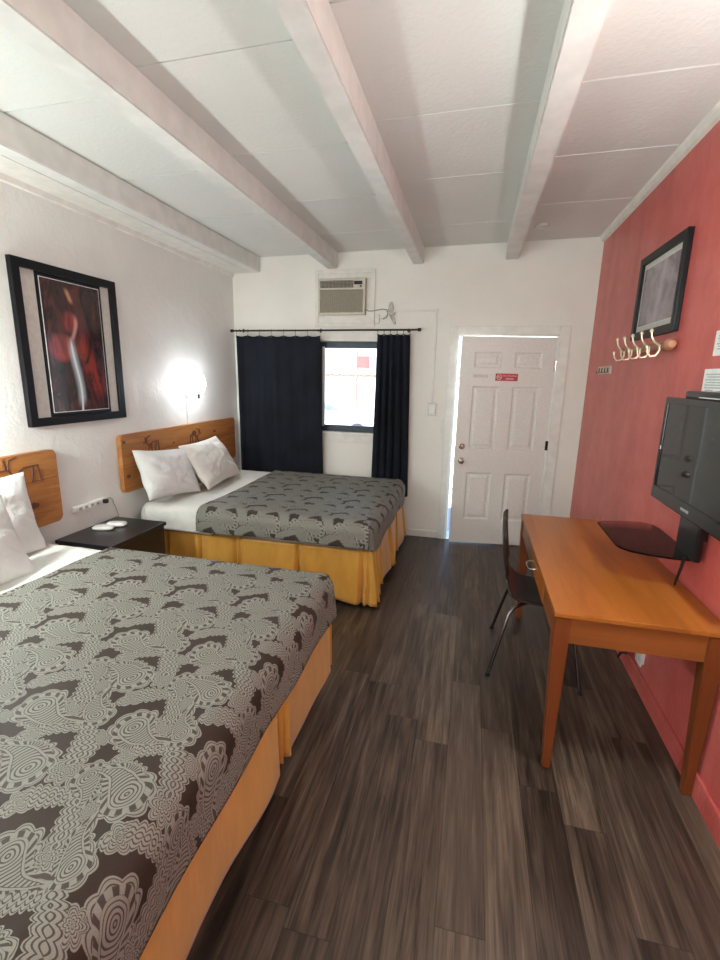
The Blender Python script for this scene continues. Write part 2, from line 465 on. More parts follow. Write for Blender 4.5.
# ------------------------------------------------------------------ window
wf = G()
def frame_rect(g, x0, x1, z0, z1, w, y0, y1, bev=.002):
    g.box((x0, y0, z0), (x1, y1, z0+w), bev); g.box((x0, y0, z1-w), (x1, y1, z1), bev)
    g.box((x0, y0, z0+w), (x0+w, y1, z1-w), bev); g.box((x1-w, y0, z0+w), (x1, y1, z1-w), bev)
win = struct(bpy.data.objects.new('window_1', None)); COL.objects.link(win); win.location = (WX0, D, WZ0)
g = G(); frame_rect(g, WX0+.002, WX1-.002, WZ0+.002, WZ1-.002, .062, D+.03, D+.075)
g.box((-1.60, D+.035, WZ0+.05), (-1.556, D+.072, WZ1-.05), .002); g.build('window_frame', M_DKALU, win)
g = G(); g.box((-1.556, D+.028, WZ0+.05), (-1.528, D+.05, WZ1-.05), .002); g.build('sash_stile', M_WHITEPL, win)
g = G(); g.box((WX0+.05, D+.055, WZ0+.05), (-1.6, D+.059, WZ1-.05)); g.build('glass_pane', M_GLASS, win)
g = G(); g.box((-1.556, D+.05, WZ0+.05), (WX1-.05, D+.054, WZ1-.05)); g.build('glass_pane', M_GLASS, win)
g = G(); g.box((WX0-.08, D-.016, WZ1+.002), (WX1+.08, D, WZ1+.085), .004)
g.box((WX0-.07, D-.014, WZ0), (WX0, D, WZ1), .004); g.box((WX1, D-.014, WZ0), (WX1+.07, D, WZ1), .004)
g.box((WX0-.07, D-.012, WZ0-.105), (WX1+.07, D, WZ0-.025), .004); g.build('window_casing', M_TRIM, win)
g = G(); g.box((WX0-.09, D-.035, WZ0-.026), (WX1+.09, D+.03, WZ0), .005); g.build('window_sill', M_TRIM, win)

# ------------------------------------------------------------------ door
door = struct(bpy.data.objects.new('door_1', None)); COL.objects.link(door); door.location = (DX0, D, 0)
g = G()
g.box((DX0-.075, D-.018, 0), (DX0, D, DZ1+.085), .005); g.box((DX1, D-.018, 0), (DX1+.09, D, DZ1+.085), .005)
g.box((DX0, D-.018, DZ1), (DX1, D, DZ1+.085), .005); g.build('door_casing', M_TRIM, door)
g = G(); g.box((DX0-.001, D-.002, 0), (DX0+.012, D+T+.02, DZ1)); g.box((DX1-.010, D+.0, 0), (DX1+.001, D+T, DZ1)); g.box((DX0, D, DZ1-.006), (DX1, D+T, DZ1+.001))
g.build('door_jamb', M_TRIM, door)
g = G(); g.box((DX0, D-.01, -.002), (DX1, D+T+.1, .012), .004); g.build('threshold', M_METAL, door)
# leaf in local coordinates: x 0..w from the hinge towards the latch, then turned on the hinge
LW, LH, LT, ANG = .858, 2.015, .042, math.radians(7.8)
HX, HY = DX1-.012, D+.002
leaf = bpy.data.objects.new('door_leaf', None); COL.objects.link(leaf); leaf.parent = door
leaf.location = (HX-DX0, HY-D, .014); leaf.rotation_euler = (0, 0, ANG)
# local: leaf spans x from 0 to -LW, front face (room side) at y=0, back at y=LT
def leafx(x): return (x-HX)/math.cos(ANG)   # photo plane x -> local x (approx)
cols = [(-.80, -.555), (-.395, -.135)]
cols = [(-.735, -.49), (-.365, -.12)]
rows = [(.25, .73), (.965, 1.565), (1.735, 1.88)]
g = G()
xs = [-LW, cols[0][0], cols[0][1], cols[1][0], cols[1][1], 0]; zs = [0, rows[0][0], rows[0][1], rows[1][0], rows[1][1], rows[2][0], rows[2][1], LH]
for i in range(5):
    for j in range(7):
        hole = i in (1, 3) and j in (1, 3, 5)
        if not hole: g.box((xs[i], 0, zs[j]), (xs[i+1], LT, zs[j+1]))
        else:
            a, b, c, d = xs[i], xs[i+1], zs[j], zs[j+1]
            lv = [(0, 0), (.012, .011), (.026, .011), (.048, .002)]
            for (m0, y0), (m1, y1) in zip(lv, lv[1:]):
                A = [(a+m0, y0, c+m0), (b-m0, y0, c+m0), (b-m0, y0, d-m0), (a+m0, y0, d-m0)]
                Bq = [(a+m1, y1, c+m1), (b-m1, y1, c+m1), (b-m1, y1, d-m1), (a+m1, y1, d-m1)]
                A = [g.b.verts.new(p) for p in A]; Bq = [g.b.verts.new(p) for p in Bq]
                for k in range(4): g.b.faces.new((A[k], A[(k+1) % 4], Bq[(k+1) % 4], Bq[k]))
            g.box((a+.048, .002, c+.048), (b-.048, LT-.004, d-.048))
g.build('door_panel', M_DOOR, leaf, world=False)
def leafpart(g, name, mat, smooth=True): return g.build(name, mat, leaf, smooth, world=False)
g = G(); X = -LW+.062; g.lathe([(.03, 0), (.03, -.006), (.024, -.012), (.011, -.014), (.011, -.035), (.02, -.04), (.027, -.052), (.027, -.06), (.02, -.068), (.001, -.07)], (X, 0, .845), 'Y'); leafpart(g, 'door_knob', M_METAL)
g = G(); g.lathe([(.03, 0), (.03, -.008), (.024, -.014), (.001, -.014)], (X, 0, .985), 'Y'); g.box((X-.005, -.035, .967), (X+.005, -.012, 1.003), .003); leafpart(g, 'deadbolt', M_METAL)
g = G(); g.box((-LW-.004, .006, .815), (-LW+.001, .032, .875)); leafpart(g, 'latch_plate', M_METAL, False)
for z in (1.76, 1.02, .25):
    g = G(); g.tube([(.006, -.006, z-.045), (.006, -.006, z+.045)], .0075, 10); g.box((-.012, -.003, z-.045), (.004, 0, z+.045)); leafpart(g, 'hinge', M_METAL if z > 1.5 else M_IRON)
g = G(); g.box((-.735, -.002, 1.645), (-.60, 0, 1.672)); leafpart(g, 'peephole_label', simple('pale_tape', (.62, .6, .56), .6), False)
g = G(); g.lathe([(.009, 0), (.009, -.004), (.001, -.005)], (-.575, 0, 1.668), 'Y', 14); leafpart(g, 'peephole', M_WHITEPL)
g = G(); sx0, sx1, sz0, sz1 = -.53, -.325, 1.618, 1.685
g.box((sx0, -.003, sz0), (sx1, 0, sz1), .001); sign = leafpart(g, 'warning_sticker', simple('red_sticker', (.50, .02, .035), .4), False)
sign['label'] = 'red no smoking sticker with white symbol'
M_STW = simple('sticker_white', (.75, .6, .6), .5)
def text(body, size, M, mat, parent, name, align='CENTER', ext=.0006):
    cu = bpy.data.curves.new(name, 'FONT'); cu.body = body; cu.size = size; cu.align_x = align; cu.align_y = 'CENTER'; cu.extrude = ext; cu.resolution_u = 3
    t = bpy.data.objects.new('t', cu); COL.objects.link(t); bpy.context.view_layer.update()
    me = bpy.data.meshes.new_from_object(t.evaluated_get(bpy.context.evaluated_depsgraph_get())); bpy.data.objects.remove(t)
    me.transform(M); me.materials.clear(); me.materials.append(mat); o = bpy.data.objects.new(name, me); COL.objects.link(o); o.parent = parent; return o
RXZ = Matrix.Rotation(PI/2, 4, 'X')
g = G(); cx, cz = sx0+.034, (sz0+sz1)/2
g.tube([(cx+.022*math.cos(a), -.0035, cz+.022*math.sin(a)) for a in [2*PI*k/24 for k in range(25)]], .003, 6)
g.tube([(cx-.016, -.0035, cz+.016), (cx+.016, -.0035, cz-.016)], .003, 6); g.box((cx-.015, -.0042, cz-.003), (cx+.013, -.003, cz+.004))
g.build('prohibition_symbol', M_STW, sign, world=False)
text('NO SMOKING', .021, Matrix.Translation((sx0+.131, -.0034, cz+.012)) @ RXZ, M_STW, sign, 'lettering')
g = G(); g.box((sx0+.095, -.0036, cz-.019), (sx0+.168, -.003, cz-.010)); g.build('small_print', M_STW, sign, world=False)

# ------------------------------------------------------------------ outside the window and door
M_GROUND = simple('sunlit_concrete', (.55, .53, .50), .8, bumpscale=3, bs=.2)
M_EXTW = simple('white_stucco_outside', (.80, .79, .77), .8, bumpscale=20, bs=.2)
M_REDP = simple('faded_red_paint', (.50, .20, .16), .6); M_GREY = simple('grey_siding', (.42, .46, .50), .6)
g = G(); g.box((-14, D+T, -.2), (9, 7.2, -.03)); g.box((-40, 7.2, -1.2), (30, 60, -1.0)); g.box((-14, 7.1, -1.2), (9, 7.2, -.03)); struct(g.build('ground', M_GROUND))
t = thing('boundary_wall', 'white yard wall with a dull red coping seen through the window', 'wall', (-7, 25, -1.0))
g = G(); g.box((-20, 25, -1.0), (6, 25.3, 1.58)); g.build('wall_face', M_EXTW, t)
g = G(); g.box((-20.05, 24.92, 1.58), (6, 25.38, 1.68), .01)
for k in range(60): g.box((-20+k*.43, 24.9, 1.68), (-20+k*.43+.3, 25.4, 1.74), .01)
g.build('coping', M_REDP, t)
t = thing('far_building', 'pale grey flat-roofed building beyond the yard wall, through the window', 'building', (-9, 34, -1.0))
g = G(); g.box((-22, 34, -1.0), (2, 40, 2.9)); g.build('wall_face', M_EXTW, t)
g = G(); g.box((-22.2, 33.6, 2.9), (2.2, 40, 3.7), .02); g.build('roof_edge', M_GREY, t)
for k in range(5):
    g = G(); g.box((-18+k*3.4, 33.93, .6), (-16.8+k*3.4, 34.0, 2.1)); g.build('window', M_GREY, t)
t = thing('roadside_sign', 'red sign on a thin post seen through the window', 'sign', (-5.9, 24, -1.0))
g = G(); g.tube([(-6.0, 24.0, -1.0), (-6.0, 24.0, 2.9)], .06); g.build('post', M_REDP, t)
g = G(); g.box((-6.0, 23.95, 2.05), (-5.35, 24.1, 2.65), .01); g.build('board', simple('sign_red', (.62, .10, .09), .5), t)
# parked white vehicle
M_CAR = simple('white_car_paint', (.8, .8, .8), .25); M_TYRE = simple('tyre_rubber', (.05, .05, .055), .7); M_CARGL = simple('car_window_glass', (.16, .19, .21), .15)
cy = 19.2
t = thing('car', 'white car parked nose right outside, low in the window', 'car', (-5.6, cy, -1.0))
prof = [(-7.9, -.7), (-7.9, -.05), (-7.6, .12), (-7.1, .45), (-5.9, .5), (-5.2, .18), (-4.1, .02), (-3.85, -.2), (-3.85, -.7)]
g = G(); g.prism([(x, z) for x, z in prof], 'Y', cy, cy+1.7, .05); g.build('body', M_CAR, t, True)
g = G(); g.prism([(-7.35, .18), (-7.02, .38), (-5.95, .42), (-5.45, .18)], 'Y', cy-.012, cy+.02); g.build('side_window', M_CARGL, t)
for x in (-7.15, -4.72):
    g = G(); g.lathe([(.001, -.02), (.17, -.02), (.2, -.03), (.33, -.03), (.35, 0), (.35, .18), (.001, .18)], (x, cy-.02, -.65), 'Y', 28); w = g.build('wheel', M_TYRE, t, True)
    g = G(); g.lathe([(.001, -.045), (.06, -.045), (.18, -.034), (.2, -.03), (.2, 0), (.001, 0)], (x, cy-.02, -.65), 'Y', 20); g.build('hubcap', M_CHROME, w, True)

# ------------------------------------------------------------------ beds
def spread_fn(x0, x1, y0, y1, zt, side, foot, r=.05, seed=0., zfun=None, puff=.006):
    """cover starting at x0, draping over the foot x1 and both sides"""
    Ls = (x1-x0)+foot; Lt = (y1-y0)+2*side
    def fn(u, v):
        s = u*Ls; t = v*Lt-side
        dx = max(0., s-(x1-x0)); dy = max(0., -t, t-(y1-y0)); sy = -1 if t < 0 else 1
        px = min(x0+s, x1); py = min(max(y0+t, y0), y1)
        d = max(dx/foot, dy/side) if (dx > 0 or dy > 0) else 0.
        if d > 0:
            full = foot if dx/foot >= dy/side else side
            dist = d*full; h = math.hypot(dx, dy); ex, ey = dx/h, dy/h*sy
            arc = r*PI/2
            if dist < arc: a = dist/r; out = r*math.sin(a); dz = r*(1-math.cos(a))
            else: out = r+(dist-arc)*.06; dz = r+(dist-arc)*.995
            if zfun: dz *= 1+(zfun(px, py, dx, dy)-1)*d
            corner = min(dx/foot, dy/side)
            per = (px+dx)*1.0+(py+dy*sy)*1.0
            rip = (math.sin(per*11+seed)*.006+nz(per*2.5, seed, 0)*.012)*d
            out += rip + corner*.02*math.sin(math.atan2(dy, dx)*6)*d
            return (px-r*.6+ex*out, py-sy*r*.6*(1 if dy > 0 else 0)+ey*out if dy > 0 else py, zt-dz+nz(px*1.5, py*1.5, seed)*.004) if dx > 0 else (px, py-sy*r*.6+ey*out, zt-dz)
        # smooth shrink near edges so the top meets the drape
        ux = min(px, x1); qx = ux-r*.6*max(0., min(1., (ux-(x1-.25))/.25)) if True else ux
        ed = min(py-y0, y1-py); k = max(0., 1-ed/.2); qy = py+(r*.6*k if py-y0 < y1-py else -r*.6*k)
        z = zt + puff*(nz(px*3.2, py*3.2, seed)+.5*nz(px*9, py*7, seed+3))
        return (qx, qy, z)
    return fn, Ls, Lt
def bed(yn, yf, xf, label, skirt_z, head_label, seed, gp):
    root = thing('bed', label, 'bed', ((XL+xf)/2, (yn+yf)/2, 0), group=None)
    x0 = -2.47
    g = G().box((x0, yn+.035, .36), (xf-.035, yf-.035, .636), .07, seg=4); g.build('mattress', M_SHEET, root, True)
    g = G().box((x0, yn+.05, .11), (xf-.05, yf-.05, .36), .02); g.build('box_spring', simple('dark_box_cloth', (.02, .02, .02), .9), root)
    for x in (x0+.1, xf-.14):
        for y in (yn+.14, yf-.14):
            g = G().box((x-.025, y-.025, 0), (x+.025, y+.025, .11), .004); g.build('leg', M_IRON, root)
    # skirt: path along near side, round the foot, along the far side
    pts = []
    n1, n2 = 190, 160
    def rib(sgn_path):
        pass
    path = []
    off = .0
    a0, a1 = x0+.02, xf-.0
    L1 = a1-a0; L2 = yf-yn; tot = 2*L1+L2; N = 560
    pleats = gp(L1, L2)
    def P(s, vv):
        # vv 0 top .. 1 bottom
        if s < L1: bx, by, nx, ny = a0+s, yn, 0, -1
        elif s < L1+L2: bx, by, nx, ny = a1, yn+(s-L1), 1, 0
        else: bx, by, nx, ny = a1-(s-L1-L2), yf, 0, 1
        for c, sx, sy in ((L1, 1, -1), (L1+L2, 1, 1)):
            w = 1-min(1, abs(s-c)/.05)
            if w > 0: nx, ny = nx+(sx-nx)*w*.5, ny+(sy-ny)*w*.5
        dip = 0.
        for p in pleats:
            q = (s-p)/.016; dip -= math.exp(-q*q)*.065
            q = (s-p-.03)/.022; dip += math.exp(-q*q)*.016
        wave = .014*math.sin(s*9+seed)+.018*nz(s*3.2, seed)
        o_ = .004+vv*((.008 if skirt_z > .08 else .035)+wave)+dip*(.35+.65*vv)
        zb = skirt_z+ (.035 if skirt_z > .08 else .02)*nz(s*2.3, seed+5)+(.012*math.sin(s*7+seed))
        z = .44+(zb-.44)*vv
        return (bx+nx*o_, by+ny*o_, z)
    g = G().grid(lambda u, v: P(u*tot, v), N, 14); sk = g.build('bed_skirt', M_SKIRT, root, True)
    sk['label'] = 'gold satin skirt'
    so = sk.modifiers.new('s', 'SOLIDIFY'); so.thickness = .002
    return root
B1 = bed(.30, 2.13, -.645, 'bed nearest the camera, gold skirt lifted off the floor', .11, '', 1.3, lambda a, b: [a*.5, a-.03, a+.03, a+b*.625, a+b*.65, a+b-.02, a+b+.03, a+b+a*.5])
B2 = bed(3.03, 4.47, -.625, 'bed under the window, gold pleated skirt reaching almost to the floor', .05, '', 4.1, lambda a, b: [a*.10, a*.26, a*.42, a*.44, a*.70, a-.06, a-.02, a+.03, a+b*.10, a+b*.2, a+b*.45, a+b*.49, a+b*.74, a+b-.03, a+b+.03, a+b+a*.4])
def sheet(yn, yf, x1, label, seed):
    x0 = -2.475
    Lt = yf-yn; side = .235
    tot = Lt+2*side
    def fn(u, v):
        x = x0+u*(x1-x0); t = v*tot-side; r = .07
        d = max(0, -t, t-Lt); sy = -1 if t < 0 else 1
        y = min(max(yn+t, yn), yf)
        head = max(0., 1-(x-x0)/.06)
        if d > 0:
            arc = r*PI/2
            if d < arc: a = d/r; o_ = r*math.sin(a); dz = r*(1-math.cos(a))
            else: o_ = r+.004*math.sin((d-arc)*30); dz = r+(d-arc)
            o_ += (.010*nz(x*4, d*14, seed)+.006*nz(x*16, d*5, seed+2)+.012)*min(1, d/.05)
            return (x, y-sy*r+sy*o_ - sy*head*.03, .645-dz-head*.02)
        ed = min(y-yn, yf-y); k = max(0., 1-ed/.25); y2 = y+(r*k if y-yn < yf-y else -r*k)
        return (x, y2, .645+.006*nz(x*5, y*4, seed)+.003*nz(x*14, y*9, seed)-head*.03)
    g = G().grid(fn, 60, 150)
    o = single(g, 'bed_sheet', M_SHEET, label, 'sheet', (-2.15, (yn+yf)/2, .4), True)
    m_ = o.modifiers.new('s', 'SOLIDIFY'); m_.thickness = .003; return o
sheet(.30, 2.13, -1.7, 'white cotton sheet over the head end of the bed nearest the camera', 2.2)
sheet(2.995, 4.47, -1.85, 'white cotton sheet over the head end of the bed under the window', 7.7)
def bedspread(yn, yf, x0, x1, slant, label, seed, zf):
    fn, Ls, Lt = spread_fn(x0, x1, yn, yf, .658, .25, .275, .085, seed, zf)
    side = .25
    def f2(u, v):
        p = list(fn(u, v)); k = (1-u)**2
        p[0] += slant(v)*k
        # raised turned edge at the head end
        return p
    def uv(u, v): return (u*Ls + slant(v)*(1-u)**2 + seed*.37, v*Lt+seed*.11)
    g = G().grid(f2, 150, 170, uv)
    o = single(g, 'bedspread', M_SPREAD, label, 'bedspread', ((x0+x1)/2, (yn+yf)/2, .4), True, None)
    m_ = o.modifiers.new('s', 'SOLIDIFY'); m_.thickness = .005; m_.offset = 1; return o
bedspread(.30, 2.13, -2.05, -.66, lambda v: .10*v, 'grey and brown paisley bedspread on the bed nearest the camera', 1.0,
          lambda px, py, dx, dy: 1.0+.06*math.sin(py*3.1))
bedspread(2.995, 4.47, -1.965, -.635, lambda v: .02*math.sin(v*4), 'grey and brown paisley bedspread on the bed under the window', 3.0,
          lambda px, py, dx, dy: .88+.06*nz(px*2, py*2))

# pillows
def pillow(loc, w, h, t, rx, rz, mat, label, seed, roll=0.):
    g = G(); N = 44
    def sh(u, v, sg):
        a, b = u*2-1, v*2-1
        e = (max(0., 1-abs(a)**2.6)**.55)*(max(0., 1-abs(b)**2.6)**.55)
        pin = 1-.09*(1-a*a)*abs(b)**3*0 - .0
        X = a*w/2*(1-.06*(1-abs(b)**2)*0-.07*(1-b*b)*abs(a)**4*0+.0)*(1-.05*(1-b**2)*abs(a)) ; Y = b*h/2*(1-.07*(1-a**2)*abs(b))
        z = sg*t/2*e + .010*nz(a*2, b*2, seed)*(1 if sg > 0 else 1) + sg*.008*e*nz(a*5, b*5, seed+2)
        # soft wrinkles running to the corners
        z += sg*.006*math.sin((a+b)*9+seed)*e*(abs(a)*abs(b))**.5
        return (X, Y, z)
    g.grid(lambda u, v: sh(u, v, 1), N, N); g.grid(lambda u, v: sh(u, v, -1), N, N, flip=True)
    o = g.build('pillow', mat, None, True)
    # local X -> world -y.. ; local Y -> up ; local Z -> +x
    base = Matrix(((0, 0, 1), (1, 0, 0), (0, 1, 0))).to_4x4()
    M = Matrix.Rotation(rz, 4, 'Z') @ Matrix.Rotation(rx, 4, 'Y') @ base @ Matrix.Rotation(math.radians(roll), 4, 'Z')
    o.data.transform(M); o.location = loc
    tag(o, label, 'pillow'); return o
# rx negative leans the top towards the wall
pillow((-2.32, 3.17, .865), .58, .40, .17, math.radians(-24), math.radians(-4), M_PILLOW, 'white pillow on the bed under the window, the left of the two', 1., -6.)
pillow((-2.27, 3.73, .865), .72, .44, .16, math.radians(-34), math.radians(6), M_PILLOW2, 'creased cream pillow on the bed under the window, nearer the curtains', 2.)
pillow((-2.385, 1.70, .865), .66, .45, .13, math.radians(-13), math.radians(-3), M_PILLOW, 'white pillow against the headboard of the nearest bed, peeking out behind the other', 5.)
pillow((-2.205, 1.44, .845), .66, .46, .15, math.radians(-22), math.radians(-3), M_PILLOW, 'white pillow at the left edge of the photo, in front of its neighbour', 8.)

# headboards
def headboard(y0, y1, z0, z1, label, figs, knots):
    root = thing('headboard', label, 'headboard', (XL+.025, (y0+y1)/2, z0))
    g = G(); X0, X1 = XL+.006, XL+.045; r = .03
    poly = []
    for cx_, cz_, a in ((y1-r, z1-r, 0), (y0+r, z1-r, 90), (y0+r, z0+r, 180), (y1-r, z0+r, 270)):
        for k in range(6): q = math.radians(a+k*18); poly.append((cx_+r*math.cos(q), cz_+r*math.sin(q)))
    g.prism(poly, 'X', X0, X1, .004); g.build('board', M_BOARD, root)
    g = G(); g.box((X1-.001, y0+.01, z0+(z1-z0)*.62), (X1+.0008, y1-.01, z0+(z1-z0)*.62+.0035)); g.build('plank_joint', M_BURN, root)
    for f in figs:
        g = G()
        for pl in f:
            g.tube([(X1+.0005, y0+(a), z0+(b)) for a, b in pl], .0052, 6)
        g.build('branded_figure', M_BURN, root)
    for (a, b, r_) in knots:
        g = G(); g.lathe([(r_, 0), (r_*.9, .0016), (.001, .0018)], (0, 0, 0), 'X', 14, Matrix.Translation((X1-.0005, y0+a, z0+b)) @ Matrix.Diagonal((1, 1.5, 1, 1))); g.build('knot', M_KNOT, root)
    return root
# running four-legged figures burnt into the wood
def beast(a, b, s, fl=1):
    return [[(a, b), (a+.05*s*fl, b+.03*s), (a+.13*s*fl, b+.03*s)], [(a+.01*s*fl, b), (a-.01*s*fl, b-.05*s)], [(a+.03*s*fl, b+.02*s), (a+.035*s*fl, b-.05*s)],
            [(a+.10*s*fl, b+.03*s), (a+.085*s*fl, b-.05*s)], [(a+.125*s*fl, b+.03*s), (a+.135*s*fl, b-.055*s)], [(a, b), (a-.035*s*fl, b+.035*s), (a-.07*s*fl, b+.03*s)],
            [(a-.03*s*fl, b+.035*s), (a-.02*s*fl, b+.075*s), (a+.02*s*fl, b+.085*s)], [(a-.04*s*fl, b+.035*s), (a-.045*s*fl, b+.08*s)]]
headboard(.28, 2.315, .715, 1.168, 'knotty pine headboard of the nearest bed, at the left edge of the photo', [beast(1.75, .34, 1.2, 1)], [(1.85, .14, .022), (1.17, .3, .015), (1.47, .12, .012)])
headboard(2.87, 4.56, .75, 1.185, 'knotty pine headboard with branded figures, under the wall lamp', [beast(.30, .32, .9, 1), beast(.98, .31, .9, -1)],
          [(.93, .35, .026), (.05, .12, .016), (1.28, .33, .014), (.5, .2, .012), (.03, .38, .012), (.62, .30, .01)])

# nightstand
nsx0, nsx1, nsy0, nsy1, nsz = -2.505, -2.10, 2.25, 2.78, .595
t = thing('nightstand', 'black brown nightstand between the two beds', 'nightstand', ((nsx0+nsx1)/2, (nsy0+nsy1)/2, 0))
g = G().box((nsx0, nsy0, nsz-.025), (nsx1+.015, nsy1, nsz), .003); g.build('top', M_ESP, t)
g = G(); g.box((nsx0+.01, nsy0+.01, .06), (nsx1, nsy0+.03, nsz-.025)); g.box((nsx0+.01, nsy1-.03, .06), (nsx1, nsy1-.01, nsz-.025)); g.box((nsx0+.01, nsy0+.03, .06), (nsx0+.03, nsy1-.03, nsz-.025)); g.box((nsx0+.03, nsy0+.03, .06), (nsx1-.01, nsy1-.03, .08)); g.build('case', M_ESP, t)
for z0, z1 in ((.085, .32), (.325, .565)):
    g = G().box((nsx1-.012, nsy0+.034, z0), (nsx1+.006, nsy1-.034, z1), .002); dr = g.build('drawer', M_ESP, t)
    g = G().lathe([(.006, 0), (.006, .012), (.013, .018), (.013, .024), (.001, .027)], (nsx1+.006, (nsy0+nsy1)/2, (z0+z1)/2), 'X', 16); g.build('knob', M_METAL, dr, True)
for x in (nsx0+.03, nsx1-.03):
    for y in (nsy0+.035, nsy1-.035):
        g = G().box((x-.018, y-.018, 0), (x+.018, y+.018, .062), .002); g.build('leg', M_ESP, t)
def pebble(c, L, w, h, ang, name, label, mat, cat):
    g = G()
    def fn(u, v):
        a = u*2*PI; b = (v-.5)*PI
        ca, sa = math.cos(a), math.sin(a); e = .55
        x = math.copysign(abs(ca)**e, ca)*math.cos(b)**.45*L/2; y = math.copysign(abs(sa)**e, sa)*math.cos(b)**.45*w/2
        z = h/2+math.copysign(abs(math.sin(b))**.7, math.sin(b))*h/2
        return (x, y, z)
    g.grid(fn, 40, 12); o = g.build(name, mat, None, True); o.location = c; o.rotation_euler = (0, 0, ang); return tag(o, label, cat)
pebble((-2.375, 2.51, nsz), .135, .07, .028, .35, 'remote_control', 'white rounded remote lying on the black nightstand, nearer the camera', M_WHITEPL, 'remote control')
pebble((-2.345, 2.60, nsz), .13, .068, .03, .25, 'remote_control', 'white rounded remote lying on the black nightstand, behind the other', M_WHITEPL, 'remote control')
pebble((-2.45, 2.585, nsz), .06, .022, .012, .9, 'lighter', 'tiny greenish grey object on the nightstand beside the white remotes', simple('grey_green_plastic', (.2, .22, .19), .4), 'small object')
# power strip and cord
t = thing('power_strip', 'white power strip fixed to the wall above the nightstand', 'power strip', (XL+.02, 2.55, .73))
g = G().box((XL+.001, 2.42, .722), (XL+.035, 2.70, .762), .008); g.build('housing', M_WHITEPL, t)
for k in range(4):
    g = G().box((XL+.034, 2.45+k*.05, .733), (XL+.037, 2.475+k*.05, .751), .001); g.build('socket', simple('socket_grey', (.35, .34, .32), .5), t)
g = G().box((XL+.03, 2.655, .728), (XL+.062, 2.685, .758), .006); single(g, 'plug', M_BLACKPL, 'black plug in the right end of the wall power strip', 'plug', (XL+.03, 2.67, .728))
g = G(); pts = [(XL+.012, 2.70+.004*k+.015*math.sin(k*.5), .745-.0008*k*k) for k in range(15)]; pts = [(XL+.012, 2.70, .745), (XL+.02, 2.74, .75), (XL+.02, 2.765, .73), (XL+.014, 2.78, .69), (XL+.012, 2.80, .65), (XL+.012, 2.815, .60), (XL+.012, 2.83, .5), (XL+.015, 2.83, .1)]
g.tube(pts, .0035, 8); single(g, 'cord', simple('grey_cord', (.45, .43, .4), .5), 'grey cord dropping from the power strip behind the nightstand', 'cord', (XL+.015, 2.83, .1), True)

# ------------------------------------------------------------------ wall lamps
M_SHADE = emis('lit_lamp_shade', (.92, .96, 1.0), 7.0)
def sconce(x, y, z, side, label, power, col=LAMP_COL):
    """side +1: on the left wall (projects +x), -1: on the right wall"""
    t = thing('wall_lamp', label, 'wall lamp', (x, y, z-.1))
    s = side
    g = G(); g.lathe([(.001, 0), (.055, 0), (.055, s*.012), (.045, s*.02), (.001, s*.022)], (x, y, z-.06), 'X', 24); g.build('back_plate', M_WHITEPL, t, True)
    g = G(); g.tube([(x+s*.015, y, z-.06), (x+s*.06, y, z-.07), (x+s*.10, y, z-.075), (x+s*.105, y, z-.06)], .008, 10); g.build('arm', M_WHITEPL, t, True)
    g = G(); g.lathe([(.045, -.062), (.05, -.06), (.062, -.03), (.07, .0), (.072, .03), (.064, .07), (.055, .09)], (x+s*.105, y, z), 'Z', 28); g.build('lamp_shade', M_SHADE, t, True)
    g = G(); g.tube([(x+s*.08, y+.05, z-.072), (x+s*.08, y+.05, z-.115)], .010, 10); g.build('switch', M_BLACKPL, t, True)
    g = G(); g.tube([(x+s*.006, y-.03, z-.11), (x+s*.006, y-.03, 1.17)], .005, 8); g.build('cord_cover', M_WHITEPL, t, True)
    for dz in (.16,):
        ld = bpy.data.lights.new('bulb', 'POINT'); ld.energy = power; ld.shadow_soft_size = .07; ld.color = col
        lo = bpy.data.objects.new('bulb_light', ld); COL.objects.link(lo); lo.parent = t; lo.location = (s*.16, 0, .10)
    return t
sconce(XL, 3.80, 1.53, 1, 'glowing white wall lamp above the headboard of the bed under the window', LAMP_POWER*.11, (.88, .94, 1.0))
sconce(XL, 1.42, 1.50, 1, 'glowing white wall lamp above the nearest bed, left of the framed canyon picture', LAMP_POWER)
sconce(XR, 1.45, 2.02, -1, 'glowing white wall lamp on the red wall above the end of the television', LAMP_POWER*.8)

